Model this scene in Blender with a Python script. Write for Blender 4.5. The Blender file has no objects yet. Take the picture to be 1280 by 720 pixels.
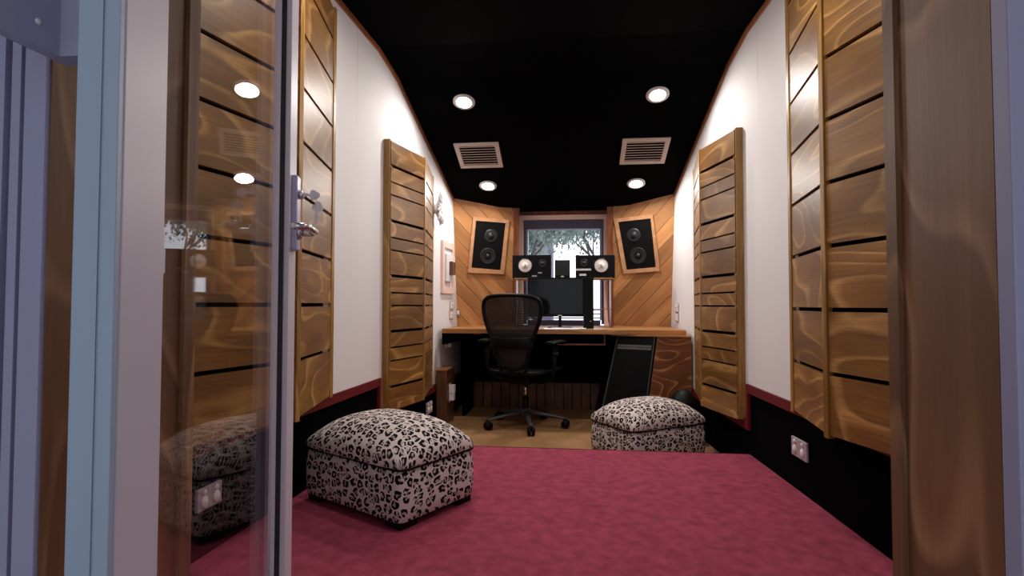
import bpy, bmesh, math, random
from mathutils import Vector, Matrix, Euler
random.seed(7)
scn = bpy.context.scene
COL = scn.collection
R = math.radians

# ------------------------------------------------------------------ camera
CAM = Vector((0.082, 0.0, 0.95)); F = 680.85
YAW, PITCH, ROLL = R(6.156), R(1.776), R(0.07)
cd = bpy.data.cameras.new('camera'); co = bpy.data.objects.new('camera', cd); COL.objects.link(co)
co.location = CAM
fw = Vector((-math.sin(YAW)*math.cos(PITCH), math.cos(YAW)*math.cos(PITCH), math.sin(PITCH)))
rt0 = Vector((math.cos(YAW), math.sin(YAW), 0)); up0 = rt0.cross(fw)
rt = rt0*math.cos(ROLL)+up0*math.sin(ROLL); up = up0*math.cos(ROLL)-rt0*math.sin(ROLL)
co.rotation_euler = Matrix((rt, up, -fw)).transposed().to_euler()
cd.sensor_width = 36; cd.lens = F*36/1280; cd.clip_start = 0.02
scn.camera = co

# measuring helpers: where a sight line of the photograph meets a real plane
def ray(x, y): return fw+rt*((x-640)/F)-up*((y-360)/F)
def onpl(x, y, P, N):
    d = ray(x, y); P = Vector(P); N = Vector(N)
    return CAM+d*((P-CAM).dot(N)/d.dot(N))
def atY(x, y, Y): return onpl(x, y, (0, Y, 0), (0, 1, 0))
def atZ(x, y, Z): return onpl(x, y, (0, 0, Z), (0, 0, 1))

# ------------------------------------------------------------------ objects
def tag(o, label=None, cat=None, group=None, kind=None):
    if label: o['label'] = label
    if cat: o['category'] = cat
    if group: o['group'] = group
    if kind: o['kind'] = kind
    return o
def empty(name, loc=(0, 0, 0), rz=0, label=None, cat=None, group=None, kind=None):
    o = bpy.data.objects.new(name, None); COL.objects.link(o)
    o.empty_display_size = .05
    o.location = loc; o.rotation_euler = (0, 0, rz)
    return tag(o, label, cat, group, kind)

class MB:
    def __init__(s): s.bm = bmesh.new(); s.lay = s.bm.verts.layers.float.new('board')
    def _add(s, vs, fs, smooth=False, b=0.0, mi=0):
        V = []
        for v in vs:
            w = s.bm.verts.new(v); w[s.lay] = b; V.append(w)
        for f in fs:
            try:
                q = s.bm.faces.new([V[i] for i in f]); q.smooth = smooth; q.material_index = mi
            except ValueError: pass
        return V
    def box(s, a, b, M=None, bv=0, board=0.0):
        x0, y0, z0 = [min(a[i], b[i]) for i in range(3)]; x1, y1, z1 = [max(a[i], b[i]) for i in range(3)]
        if bv <= 0:
            P = [(x0,y0,z0),(x1,y0,z0),(x1,y1,z0),(x0,y1,z0),(x0,y0,z1),(x1,y0,z1),(x1,y1,z1),(x0,y1,z1)]
            if M: P = [M @ Vector(p) for p in P]
            s._add(P, [(3,2,1,0),(4,5,6,7),(0,1,5,4),(1,2,6,5),(2,3,7,6),(3,0,4,7)], b=board)
        else:
            t = bmesh.new(); bmesh.ops.create_cube(t, size=1)
            for v in t.verts:
                v.co = Vector((x0 if v.co.x < 0 else x1, y0 if v.co.y < 0 else y1, z0 if v.co.z < 0 else z1))
            bmesh.ops.bevel(t, geom=list(t.edges), offset=bv, segments=2, affect='EDGES', profile=.5)
            s.merge(t, M, board)
        return s
    def merge(s, t, M=None, board=0.0, smooth=None):
        mp = {}
        for v in t.verts:
            w = s.bm.verts.new(M @ v.co if M else v.co); w[s.lay] = board; mp[v.index] = w
        t.verts.index_update()
        mp = {}
        # rebuild mapping in order
        vs = list(s.bm.verts)[-len(t.verts):]
        for v, w in zip(t.verts, vs): mp[v] = w
        for f in t.faces:
            q = s.bm.faces.new([mp[v] for v in f.verts]); q.smooth = f.smooth if smooth is None else smooth
        t.free(); return s
    def hexa(s, P, board=0.0):   # 4 front points (counter clockwise) then 4 back points
        s._add(P, [(0,1,2,3),(7,6,5,4),(0,4,5,1),(1,5,6,2),(2,6,7,3),(3,7,4,0)], b=board); return s
    def tube(s, pts, r, seg=10, closed=False, caps=True, up=None, board=0.0):
        pts = [Vector(p) for p in pts]; n = len(pts)
        rs = r if isinstance(r, (list, tuple)) else [r]*n
        rings = []; prev = None
        for i, p in enumerate(pts):
            if closed: t = pts[(i+1) % n]-pts[i-1]
            else: t = pts[min(i+1, n-1)]-pts[max(i-1, 0)]
            t.normalize()
            if prev is None:
                u = Vector((0, 0, 1)) if abs(t.z) < .9 else Vector((1, 0, 0))
                u = (u-t*u.dot(t)).normalized()
            else: u = (prev-t*prev.dot(t)).normalized()
            prev = u; w = t.cross(u)
            rr = rs[i]; ra, rb = rr if isinstance(rr, (tuple, list)) else (rr, rr)
            rings.append([p+u*(ra*math.cos(2*math.pi*k/seg))+w*(rb*math.sin(2*math.pi*k/seg)) for k in range(seg)])
        vs = [v for q in rings for v in q]; fs = []
        m = n if closed else n-1
        for i in range(m):
            for k in range(seg):
                a = i*seg+k; b = i*seg+(k+1) % seg; j = ((i+1) % n)*seg
                fs.append((a, b, j+(k+1) % seg, j+k))
        V = s._add(vs, fs, smooth=True, b=board)
        if caps and not closed:
            s.bm.faces.new([V[k] for k in range(seg)][::-1]); s.bm.faces.new([V[(n-1)*seg+k] for k in range(seg)])
        return s
    def lathe(s, prof, M=None, seg=32, smooth=True):   # profile (r,z), z axis
        vs = []; fs = []
        for r_, z in prof:
            for k in range(seg):
                a = 2*math.pi*k/seg; p = Vector((r_*math.cos(a), r_*math.sin(a), z)); vs.append(M @ p if M else p)
        n = len(prof)
        for i in range(n-1):
            for k in range(seg):
                fs.append((i*seg+k, i*seg+(k+1) % seg, (i+1)*seg+(k+1) % seg, (i+1)*seg+k))
        V = s._add(vs, fs, smooth=smooth)
        if prof[0][0] > 1e-6: s.bm.faces.new([V[k] for k in range(seg)][::-1])
        if prof[-1][0] > 1e-6: s.bm.faces.new([V[(n-1)*seg+k] for k in range(seg)])
        return s
    def prism(s, poly, fn, d0, d1, board=0.0):  # polygon of 2d points, fn(p, depth)->3d
        n = len(poly)
        vs = [fn(p, d0) for p in poly]+[fn(p, d1) for p in poly]
        fs = [tuple(range(n)), tuple(range(2*n-1, n-1, -1))]+[(i, n+i, n+(i+1) % n, (i+1) % n) for i in range(n)]
        s._add(vs, fs, b=board); return s
    def build(s, name, mat, parent=None, M=None, loc=None, rot=None, recalc=True, sub=0, auto=False):
        if recalc: bmesh.ops.recalc_face_normals(s.bm, faces=list(s.bm.faces))
        me = bpy.data.meshes.new(name); s.bm.to_mesh(me); s.bm.free()
        o = bpy.data.objects.new(name, me); COL.objects.link(o)
        if mat: me.materials.append(mat)
        if parent: o.parent = parent
        if M is not None: o.matrix_local = M
        if loc is not None: o.location = loc
        if rot is not None: o.rotation_euler = rot
        if sub:
            m = o.modifiers.new('sub', 'SUBSURF'); m.levels = m.render_levels = sub
        return o
def copy_tree(o, parent=None):
    kids = [c for c in o.children]
    c = o.copy(); COL.objects.link(c); c.parent = parent
    for k in kids: copy_tree(k, c)
    return c

# ------------------------------------------------------------------ materials
def newmat(name):
    m = bpy.data.materials.new(name); m.use_nodes = True
    nt = m.node_tree; nt.nodes.clear()
    out = nt.nodes.new('ShaderNodeOutputMaterial')
    return m, nt, out
def N(nt, t, **k):
    n = nt.nodes.new('ShaderNode'+t)
    for a, b in k.items():
        if a in n.inputs.keys() if isinstance(a, str) else False: n.inputs[a].default_value = b
        else: setattr(n, a, b)
    return n
def pbsdf(nt, out, col, rough=.5, metal=0, spec=.5):
    b = nt.nodes.new('ShaderNodeBsdfPrincipled')
    if col is not None: b.inputs['Base Color'].default_value = (*col, 1)
    b.inputs['Roughness'].default_value = rough; b.inputs['Metallic'].default_value = metal
    b.inputs['Specular IOR Level'].default_value = spec
    nt.links.new(b.outputs[0], out.inputs[0]); return b
def plain(name, col, rough=.5, metal=0, spec=.5, noise=0.0, nscale=20, bump=0.0, bscale=200):
    m, nt, out = newmat(name); b = pbsdf(nt, out, col, rough, metal, spec)
    tc = nt.nodes.new('ShaderNodeTexCoord')
    nz = nt.nodes.new('ShaderNodeTexNoise'); nz.inputs['Scale'].default_value = nscale; nz.inputs['Detail'].default_value = 4
    nt.links.new(tc.outputs['Object'], nz.inputs['Vector'])
    mx = nt.nodes.new('ShaderNodeMix'); mx.data_type = 'RGBA'
    mx.inputs[6].default_value = (*[c*(1-noise) for c in col], 1); mx.inputs[7].default_value = (*[min(1, c*(1+noise)) for c in col], 1)
    nt.links.new(nz.outputs['Fac'], mx.inputs[0]); nt.links.new(mx.outputs[2], b.inputs['Base Color'])
    if bump:
        n2 = nt.nodes.new('ShaderNodeTexNoise'); n2.inputs['Scale'].default_value = bscale; n2.inputs['Detail'].default_value = 3
        nt.links.new(tc.outputs['Object'], n2.inputs['Vector'])
        bp = nt.nodes.new('ShaderNodeBump'); bp.inputs['Strength'].default_value = bump; bp.inputs['Distance'].default_value = .004
        nt.links.new(n2.outputs['Fac'], bp.inputs['Height']); nt.links.new(bp.outputs[0], b.inputs['Normal'])
    return m
def wood(name, dark, mid, light, axis='X', freq=9, scale=2.2, stretch=5, rough=.42, boardvar=.25, contrast=1.0, fibre=1.0):
    """stained timber: noise contours drawn out along the grain, shifted from board to board"""
    m, nt, out = newmat(name); b = pbsdf(nt, out, mid, rough)
    L = nt.links.new
    tc = nt.nodes.new('ShaderNodeTexCoord'); at = nt.nodes.new('ShaderNodeAttribute'); at.attribute_name = 'board'
    mp = nt.nodes.new('ShaderNodeMapping')
    sc = [scale*stretch]*3; sc['XYZ'.index(axis)] = scale
    mp.inputs['Scale'].default_value = sc
    L(tc.outputs['Object'], mp.inputs['Vector'])
    mul = nt.nodes.new('ShaderNodeVectorMath'); mul.operation = 'SCALE'; mul.inputs[0].default_value = (7.3, 11.7, 5.1)
    L(at.outputs['Fac'], mul.inputs['Scale'])
    add = nt.nodes.new('ShaderNodeVectorMath'); add.operation = 'ADD'
    L(mp.outputs[0], add.inputs[0]); L(mul.outputs[0], add.inputs[1])
    nz = nt.nodes.new('ShaderNodeTexNoise'); nz.inputs['Scale'].default_value = .55; nz.inputs['Detail'].default_value = 1.2; nz.inputs['Roughness'].default_value = .45
    nz.inputs['Distortion'].default_value = .35
    L(add.outputs[0], nz.inputs['Vector'])
    m1 = nt.nodes.new('ShaderNodeMath'); m1.operation = 'MULTIPLY'; m1.inputs[1].default_value = freq
    L(nz.outputs['Fac'], m1.inputs[0])
    fr = nt.nodes.new('ShaderNodeMath'); fr.operation = 'FRACT'; L(m1.outputs[0], fr.inputs[0])
    rp = nt.nodes.new('ShaderNodeValToRGB'); e = rp.color_ramp.elements
    e[0].position = 0; e[0].color = (*[mid[i]*(1-.25*contrast) for i in range(3)], 1)
    e[1].position = .72; e[1].color = (*mid, 1)
    x = e.new(.9); x.color = (*[mid[i]+(light[i]-mid[i])*contrast for i in range(3)], 1)
    x = e.new(1.0); x.color = (*[mid[i]*(1-.2*contrast) for i in range(3)], 1)
    L(fr.outputs[0], rp.inputs[0])
    # fine fibre
    mp2 = nt.nodes.new('ShaderNodeMapping'); sc = [140.]*3; sc['XYZ'.index(axis)] = 5.; mp2.inputs['Scale'].default_value = sc
    L(tc.outputs['Object'], mp2.inputs['Vector'])
    n2 = nt.nodes.new('ShaderNodeTexNoise'); n2.inputs['Scale'].default_value = 1; n2.inputs['Detail'].default_value = 4
    L(mp2.outputs[0], n2.inputs['Vector'])
    # blotchy stain
    n3 = nt.nodes.new('ShaderNodeTexNoise'); n3.inputs['Scale'].default_value = 1.3; n3.inputs['Detail'].default_value = 5
    L(add.outputs[0], n3.inputs['Vector'])
    r3 = nt.nodes.new('ShaderNodeMapRange'); r3.inputs[1].default_value = .35; r3.inputs[2].default_value = .7; r3.inputs[3].default_value = 0; r3.inputs[4].default_value = .75
    L(n3.outputs['Fac'], r3.inputs[0])
    mx = nt.nodes.new('ShaderNodeMix'); mx.data_type = 'RGBA'; L(r3.outputs[0], mx.inputs[0]); L(rp.outputs[0], mx.inputs[6]); mx.inputs[7].default_value = (*dark, 1)
    r2 = nt.nodes.new('ShaderNodeMapRange'); r2.inputs[1].default_value = .3; r2.inputs[2].default_value = .7; r2.inputs[3].default_value = 1-.22*fibre; r2.inputs[4].default_value = 1+.15*fibre
    L(n2.outputs['Fac'], r2.inputs[0])
    # board to board tone
    wn = nt.nodes.new('ShaderNodeTexWhiteNoise'); wn.noise_dimensions = '1D'; L(at.outputs['Fac'], wn.inputs['W'])
    r4 = nt.nodes.new('ShaderNodeMapRange'); r4.inputs[3].default_value = 1-boardvar; r4.inputs[4].default_value = 1+boardvar*.6
    L(wn.outputs['Value'], r4.inputs[0])
    mm = nt.nodes.new('ShaderNodeMath'); mm.operation = 'MULTIPLY'; L(r2.outputs[0], mm.inputs[0]); L(r4.outputs[0], mm.inputs[1])
    vm = nt.nodes.new('ShaderNodeVectorMath'); vm.operation = 'SCALE'; L(mx.outputs[2], vm.inputs[0]); L(mm.outputs[0], vm.inputs['Scale'])
    L(vm.outputs[0], b.inputs['Base Color'])
    bp = nt.nodes.new('ShaderNodeBump'); bp.inputs['Strength'].default_value = .15; bp.inputs['Distance'].default_value = .002
    L(n2.outputs['Fac'], bp.inputs['Height']); L(bp.outputs[0], b.inputs['Normal'])
    return m
def glassmat(name, tint=(1, 1, 1), base=.02):
    m, nt, out = newmat(name); L = nt.links.new
    lw = nt.nodes.new('ShaderNodeLayerWeight'); lw.inputs['Blend'].default_value = .5
    pw = nt.nodes.new('ShaderNodeMath'); pw.operation = 'POWER'; pw.inputs[1].default_value = 5.5
    L(lw.outputs['Facing'], pw.inputs[0])
    ma = nt.nodes.new('ShaderNodeMath'); ma.operation = 'MULTIPLY_ADD'; ma.inputs[1].default_value = .8; ma.inputs[2].default_value = base
    L(pw.outputs[0], ma.inputs[0])
    tr = nt.nodes.new('ShaderNodeBsdfTransparent'); tr.inputs[0].default_value = (*tint, 1)
    gl = nt.nodes.new('ShaderNodeBsdfGlossy'); gl.inputs['Roughness'].default_value = 0.0
    mx = nt.nodes.new('ShaderNodeMixShader'); L(ma.outputs[0], mx.inputs[0]); L(tr.outputs[0], mx.inputs[1]); L(gl.outputs[0], mx.inputs[2])
    L(mx.outputs[0], out.inputs[0]); return m
def emis(name, col, st):
    m, nt, out = newmat(name); e = nt.nodes.new('ShaderNodeEmission'); e.inputs[0].default_value = (*col, 1); e.inputs[1].default_value = st
    nt.links.new(e.outputs[0], out.inputs[0]); return m
def leopard(name):
    m, nt, out = newmat(name); b = pbsdf(nt, out, (.6, .55, .55), .9, spec=.1); L = nt.links.new
    uv = nt.nodes.new('ShaderNodeUVMap'); uv.uv_map = 'uv'
    nz = nt.nodes.new('ShaderNodeTexNoise'); nz.inputs['Scale'].default_value = 34; nz.inputs['Detail'].default_value = 2
    L(uv.outputs[0], nz.inputs['Vector'])
    sb = nt.nodes.new('ShaderNodeVectorMath'); sb.operation = 'SUBTRACT'; sb.inputs[1].default_value = (.5, .5, .5); L(nz.outputs['Color'], sb.inputs[0])
    sc = nt.nodes.new('ShaderNodeVectorMath'); sc.operation = 'SCALE'; sc.inputs['Scale'].default_value = .016; L(sb.outputs[0], sc.inputs[0])
    ad = nt.nodes.new('ShaderNodeVectorMath'); ad.operation = 'ADD'; L(uv.outputs[0], ad.inputs[0]); L(sc.outputs[0], ad.inputs[1])
    def vor(scale, rnd, feat='F1', off=0):
        v = nt.nodes.new('ShaderNodeTexVoronoi'); v.voronoi_dimensions = '2D'; v.feature = feat; v.inputs['Scale'].default_value = scale; v.inputs['Randomness'].default_value = rnd
        if off:
            o_ = nt.nodes.new('ShaderNodeVectorMath'); o_.operation = 'ADD'; o_.inputs[1].default_value = (off, off*1.7, 0); L(ad.outputs[0], o_.inputs[0]); L(o_.outputs[0], v.inputs['Vector'])
        else: L(ad.outputs[0], v.inputs['Vector'])
        return v
    vo = vor(28, .85)
    rp = nt.nodes.new('ShaderNodeValToRGB'); e = rp.color_ramp.elements
    e[0].position = .13; e[0].color = (0, 0, 0, 1); e[1].position = .17; e[1].color = (1, 1, 1, 1)
    x = e.new(.50); x.color = (1, 1, 1, 1); x = e.new(.54); x.color = (0, 0, 0, 1)
    L(vo.outputs['Distance'], rp.inputs[0])
    # clear lanes between neighbouring rosettes
    ve = vor(28, .85, 'DISTANCE_TO_EDGE')
    re_ = nt.nodes.new('ShaderNodeMapRange'); re_.inputs[1].default_value = .07; re_.inputs[2].default_value = .10; L(ve.outputs['Distance'], re_.inputs[0])
    n2 = nt.nodes.new('ShaderNodeTexNoise'); n2.inputs['Scale'].default_value = 46; n2.inputs['Detail'].default_value = 1
    L(uv.outputs[0], n2.inputs['Vector'])
    r2 = nt.nodes.new('ShaderNodeMapRange'); r2.inputs[1].default_value = .41; r2.inputs[2].default_value = .44; L(n2.outputs['Fac'], r2.inputs[0])
    mu = nt.nodes.new('ShaderNodeMath'); mu.operation = 'MULTIPLY'; L(rp.outputs[0], mu.inputs[0]); L(r2.outputs[0], mu.inputs[1])
    mu2 = nt.nodes.new('ShaderNodeMath'); mu2.operation = 'MULTIPLY'; L(mu.outputs[0], mu2.inputs[0]); L(re_.outputs[0], mu2.inputs[1])
    # slightly darker middles
    ri = nt.nodes.new('ShaderNodeMapRange'); ri.inputs[1].default_value = .22; ri.inputs[2].default_value = .16; L(vo.outputs['Distance'], ri.inputs[0])
    m0 = nt.nodes.new('ShaderNodeMix'); m0.data_type = 'RGBA'; L(ri.outputs[0], m0.inputs[0])
    m0.inputs[6].default_value = (.66, .57, .55, 1); m0.inputs[7].default_value = (.44, .36, .34, 1)
    mx = nt.nodes.new('ShaderNodeMix'); mx.data_type = 'RGBA'; L(mu2.outputs[0], mx.inputs[0]); L(m0.outputs[2], mx.inputs[6])
    mx.inputs[7].default_value = (.005, .004, .005, 1)
    L(mx.outputs[2], b.inputs['Base Color']); return m

M = {}
M['wall'] = plain('white_wallboard', (.76, .74, .75), .7, noise=.02, nscale=3)
M['ceil'] = plain('black_ceiling_paint', (.0018, .0018, .002), .95, spec=.02)
M['black'] = plain('black_carpet_panel', (.002, .002, .0025), .95, spec=.02)
M['red'] = plain('dark_red_rail', (.13, .005, .009), .6, spec=.3)
M['rug'] = plain('pink_carpet', (.30, .052, .090), .95, spec=.05, noise=.5, nscale=22, bump=.8, bscale=240)
M['tan'] = plain('tan_floor', (.31, .165, .07), .6, spec=.3, noise=.25, nscale=5, bump=.1, bscale=60)
M['alu'] = plain('lavender_aluminium', (.34, .33, .47), .5, spec=.4, noise=.03, nscale=4)
M['alu2'] = plain('pale_door_stile', (.60, .55, .63), .45, spec=.4, noise=.03, nscale=4)
M['gasket'] = plain('black_gasket', (.006, .006, .012), .6)
M['chrome'] = plain('satin_steel', (.62, .60, .62), .22, metal=1)
M['darkmetal'] = plain('dark_cast_metal', (.05, .05, .055), .45, metal=.2)
M['bplastic'] = plain('black_plastic', (.0022, .0022, .0026), .5, spec=.16)
M['bgloss'] = plain('black_gloss', (.003, .003, .003), .10, spec=.28)
M['wplastic'] = plain('white_plastic', (.74, .72, .74), .35)
M['cone'] = plain('white_paper_cone', (.82, .74, .72), .7)
M['grille'] = plain('dark_driver', (.012, .012, .013), .45, spec=.4)
M['paper'] = plain('paper', (.85, .85, .9), .8)
M['woodH'] = wood('stained_ply_boards', (.12, .046, .008), (.30, .138, .031), (.54, .30, .095), 'X', 10, 2.0, 2.6)
M['woodP'] = wood('yellow_pine_post', (.20, .085, .014), (.40, .21, .045), (.56, .33, .09), 'Z', 6, 1.5, 9)
M['woodR'] = wood('reveal_board', (.13, .05, .018), (.25, .112, .045), (.42, .22, .10), 'Z', 12, 1.4, 4.0, rough=.5, contrast=1.0, fibre=.4)
M['woodT'] = wood('orange_trim', (.17, .045, .01), (.33, .11, .028), (.42, .17, .05), 'Y', 4, 1, 6)
M['woodO'] = wood('redwood_frame', (.15, .035, .01), (.30, .085, .025), (.38, .13, .045), 'Z', 4, 1.5, 8)
M['woodC'] = wood('cedar_planks', (.33, .13, .045), (.56, .27, .10), (.66, .36, .15), 'Y', 3, 1.0, 8, boardvar=.3, contrast=.6)
M['woodL'] = wood('light_speaker_frame', (.42, .20, .09), (.56, .30, .15), (.62, .36, .19), 'Z', 3, 1.5, 8, boardvar=.1, contrast=.5)
M['woodD'] = wood('desk_timber', (.26, .10, .025), (.46, .21, .065), (.6, .32, .12), 'X', 5, 1.3, 9)
M['woodS'] = wood('dark_stained_ply', (.09, .024, .006), (.20, .062, .016), (.50, .22, .07), 'X', 17, 3.2, 1.9, contrast=1.0, boardvar=0)
M['woodB'] = wood('brown_box_timber', (.06, .02, .008), (.15, .055, .02), (.22, .09, .035), 'Z', 5, 2.5, 5)
M['frost'] = plain('pinkish_window_trim', (.80, .56, .48), .5)
M['pane'] = glassmat('door_glass')
M['wpane'] = glassmat('window_glass', base=.03)
M['lamp'] = emis('lamp_diffuser', (1, .93, .92), 30)
M['leo'] = leopard('leopard_print')
M['cream'] = plain('cream_vent', (.60, .50, .47), .5)
M['leaf'] = plain('leaves', (.36, .46, .42), .6, noise=.5, nscale=3)
M['bark'] = plain('bark', (.12, .09, .08), .9, noise=.3, nscale=20)
M['frost2'] = plain('window_dark_frame', (.045, .03, .07), .4)
M['blueframe'] = plain('window_blue_frame', (.25, .28, .45), .4)

# ------------------------------------------------------------------ room profile
def WX(Y): return 1.09-.05*(Y-3.24) if Y > 3.24 else 1.09+.035*(3.24-Y)
CEIL = [(.6, 2.53), (3.2, 2.53), (3.52, 2.475), (4.94, 1.942), (5.11, 1.878), (5.62, 1.878)]
def CZ(Y):
    for (a, za), (b, zb) in zip(CEIL, CEIL[1:]):
        if Y <= b: return za+(zb-za)*(Y-a)/(b-a)
    return CEIL[-1][1]
FL, RUG = -.035, .105
CS = (1.942-2.475)/(4.94-3.52)     # slope of the falling ceiling
CN = Vector((0, -CS, 1)).normalized()
def onC(x, y): return onpl(x, y, (0, 3.52, 2.475), CN)
def onW(s, x, y):
    p = onpl(x, y, (s*1.09, 3.24, 0), (s, .05, 0))
    return p if p.y > 3.24 else onpl(x, y, (s*1.09, 3.24, 0), (s, .035, 0))

def struct(name, mb, mat, parent=None, **k):
    o = mb.build(name, mat, parent, **k)
    if not parent: o['kind'] = 'structure'
    return o
# walls
for s, nm in ((-1, 'left'), (1, 'right')):
    m = MB(); ys = [.93, 3.24, 3.26, 3.52, 4.94, 5.11, 5.6]
    for a, b in zip(ys, ys[1:]):
        z0 = .456 if b <= 3.25 else .246
        P = []
        for d in (0, .12):
            for (Y, Z) in ((a, z0), (b, z0), (b, CZ(b)+.03), (a, CZ(a)+.03)): P.append((s*(WX(Y)+d), Y, Z))
        m.hexa(P)
    struct('wall_'+nm, m, M['wall'])
    # black lower lining
    m = MB()
    for a, b, z0, z1 in ((.93, 3.24, -.05, .455), (3.24, 5.6, -.05, .245)):
        P = []
        for d in (0.004, .12):
            for (Y, Z) in ((a, z0), (b, z0), (b, z1), (a, z1)): P.append((s*(WX(Y)+d), Y, Z))
        m.hexa(P)
    struct('baseboard_'+nm, m, M['black'])
    # red rail: along the near wall, down, then lower along the far wall
    m = MB()
    for a, b, z0, z1 in ((.93, 3.262, .452, .50), (3.235, 3.262, .24, .452), (3.262, 5.35, .24, .30)):
        P = []
        for d in (-.012, .02):
            for (Y, Z) in ((a, z0), (b, z0), (b, z1), (a, z1)): P.append((s*(WX(Y)+d), Y, Z))
        m.hexa(P)
    struct('trim_%d' % (1 if s < 0 else 2), m, M['red'])
    # timber strip under the ceiling
    m = MB()
    for (a, za), (b, zb) in zip(CEIL, CEIL[1:]):
        if a >= 4.9: continue
        a2 = max(a, .93); P = []
        for d in (-.012, .01):
            for (Y, Z) in ((a2, za-.028), (b, zb-.028), (b, zb+.01), (a2, za+.01)): P.append((s*(WX(Y)+d), Y, Z))
        m.hexa(P)
    struct('trim_%d' % (3 if s < 0 else 4), m, M['woodT'])
    # thin upright joint in the wallboard
    m = MB(); Y = 3.05 if s > 0 else 2.9
    m.box((s*(WX(Y)-.0006), Y, 1.95), (s*(WX(Y)+.01), Y+.002, 2.5))
    struct('trim_%d' % (5 if s < 0 else 6), m, M['cream'])
# ceiling
m = MB()
for (a, za), (b, zb) in zip(CEIL, CEIL[1:]):
    m.hexa([(-1.35, a, za), (1.35, a, za), (1.35, b, zb), (-1.35, b, zb), (-1.35, a, za+.12), (1.35, a, za+.12), (1.35, b, zb+.12), (-1.35, b, zb+.12)])
struct('ceiling', m, M['ceil'])
# floors
m = MB(); m.box((-1.3, 3.2, FL-.1), (1.3, 5.6, FL)); m.box((-1.3, .62, -.14), (1.3, 3.24, RUG-.012))
struct('floor', m, M['tan'])
m = MB()
m._add([(-1.2, .62, RUG-.012), (1.2, .62, RUG-.012), (WX(3.25), 3.25, RUG-.012), (-WX(3.25), 3.25, RUG-.012),
        (-1.2, .62, RUG), (1.2, .62, RUG), (WX(3.25), 3.25, RUG), (-WX(3.25), 3.25, RUG)],
       [(3,2,1,0),(4,5,6,7),(0,1,5,4),(1,2,6,5),(2,3,7,6),(3,0,4,7)])
m.box((-WX(3.25), 3.24, FL), (WX(3.25), 3.252, RUG))
struct('floor_carpet', m, M['rug'])

# ------------------------------------------------------------------ doorway
KD = 1.106
def dbox(m, a, b, **k):
    f = lambda p: (CAM.x+(p[0]-CAM.x)*KD, p[1]*KD, p[2])
    return m.box(f(a), f(b), **k)
m = MB()
for s in (-1, 1):
    dbox(m, (s*.70, .66, -.1), (s*1.35, .84, 2.65)); dbox(m, (s*.56, .70, -.1), (s*.70, .84, 2.65))
dbox(m, (-.56, .70, 2.28), (.56, .84, 2.65))
struct('wall_front', m, M['wall'])
# timber linings of the opening
def lining(s, y0, n):
    m = MB(); dbox(m, (s*.548, y0, RUG), (s*.575, .842, 2.28), board=n)
    dbox(m, (s*.541, .822, RUG), (s*.56, .848, 2.27), board=n+.5)
    o = struct('trim_%d' % n, m, M['woodR'])
lining(-1, .594, 7); lining(1, .652, 8)
m = MB(); dbox(m, (-.57, .60, 2.25), (.57, .842, 2.28)); struct('trim_9', m, M['woodR'])
# metal outer frame
m = MB()
dbox(m, (-.579, .588, 0), (-.550, .62, 2.3), bv=.001); dbox(m, (-.597, .588, 0), (-.5845, .62, 2.3), bv=.001)
dbox(m, (-.76, .585, 0), (-.6025, .66, 2.3)); dbox(m, (-.61, .61, 0), (-.55, .64, 2.3))
dbox(m, (.548, .628, 0), (.66, .652, 2.3), bv=.002); dbox(m, (.56, .652, 0), (.70, .72, 2.3))
dbox(m, (.66, .545, 0), (.78, .70, 2.3)); dbox(m, (-.76, .56, 2.27), (.78, .66, 2.36))
fr = struct('trim_10', m, M['alu'])
m = MB(); dbox(m, (-.5845, .594, 0), (-.579, .612, 2.3)); dbox(m, (-.6025, .594, 0), (-.597, .612, 2.3))
m.build('seal', M['gasket'], fr)
m = MB(); dbox(m, (-.57, .56, .0), (.57, .84, .112), bv=.003); struct('trim_11', m, M['alu'])

# the glazed door, standing open into the room
A = R(16.0); DF, DP = .36, .40                    # sight distance to the stile face and to the pane
n_ = Vector((math.cos(A), math.sin(A), 0)); u_ = Vector((-math.sin(A), math.cos(A), 0))
P0 = Vector((CAM.x, 0, 0))-n_*DF
Pp = Vector((CAM.x, 0, 0))-n_*DP
def onD(x, y, off=0.0): return onpl(x, y, P0+n_*off, n_)
def U(x, P): return (onpl(x, 380, P, n_)-P).dot(u_)
uh = U(150, P0); ug0 = U(204, P0); ug1 = U(341.5, Pp); ue = ug1+.085
hinge = P0+u_*uh
door = empty('door_1', (hinge.x, hinge.y, 0), A, kind='structure')
# door local axes: x = into the room side (normal), y = along the door away from hinge, z up
TH = .045; D0, D1 = .13, 2.22; pxp = -(DP-DF)
def dy(u): return u-uh
m = MB(); m.box((-TH, 0, D0), (0, dy(ug0), D1), bv=.002)
m.build('hinge_stile', M['alu2'], door)
m = MB(); m.box((-TH-.002, -.012, D0), (-.001, 0.0, D1), bv=.001); m.box((-TH*.46, -.0145, D0), (-TH*.42, -.011, D1))
m.build('door_edge', plain('blue_grey_door_edge', (.34, .42, .53), .5), door)
yi = dy(ug1)
m = MB(); m.box((pxp-.006, yi, D0), (.0, yi+.085, D1), bv=.0015)
m.build('lock_stile', M['alu2'], door)
m = MB(); m.box((pxp+.002, yi-.006, D0+.06), (pxp+.0135, yi+.001, D1), bv=.001); m.build('glazing_bead', M['alu2'], door)
m = MB(); m.box((pxp+.0135, yi-.004, D0), (pxp+.026, yi+.001, D1)); m.build('gasket', M['gasket'], door)
m = MB(); m.box((-TH, dy(ug0), D0), (0, yi, D0+.06), bv=.002); m.build('rail', M['alu2'], door)
m = MB(); m.box((-TH, dy(ug0), D1-.1), (0, yi, D1), bv=.002); m.build('rail', M['alu2'], door)
m = MB(); m.box((pxp-.006, dy(ug0)-.008, D0+.05), (pxp, yi+.004, D1-.09)); m.build('glass_pane', M['pane'], door)
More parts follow.
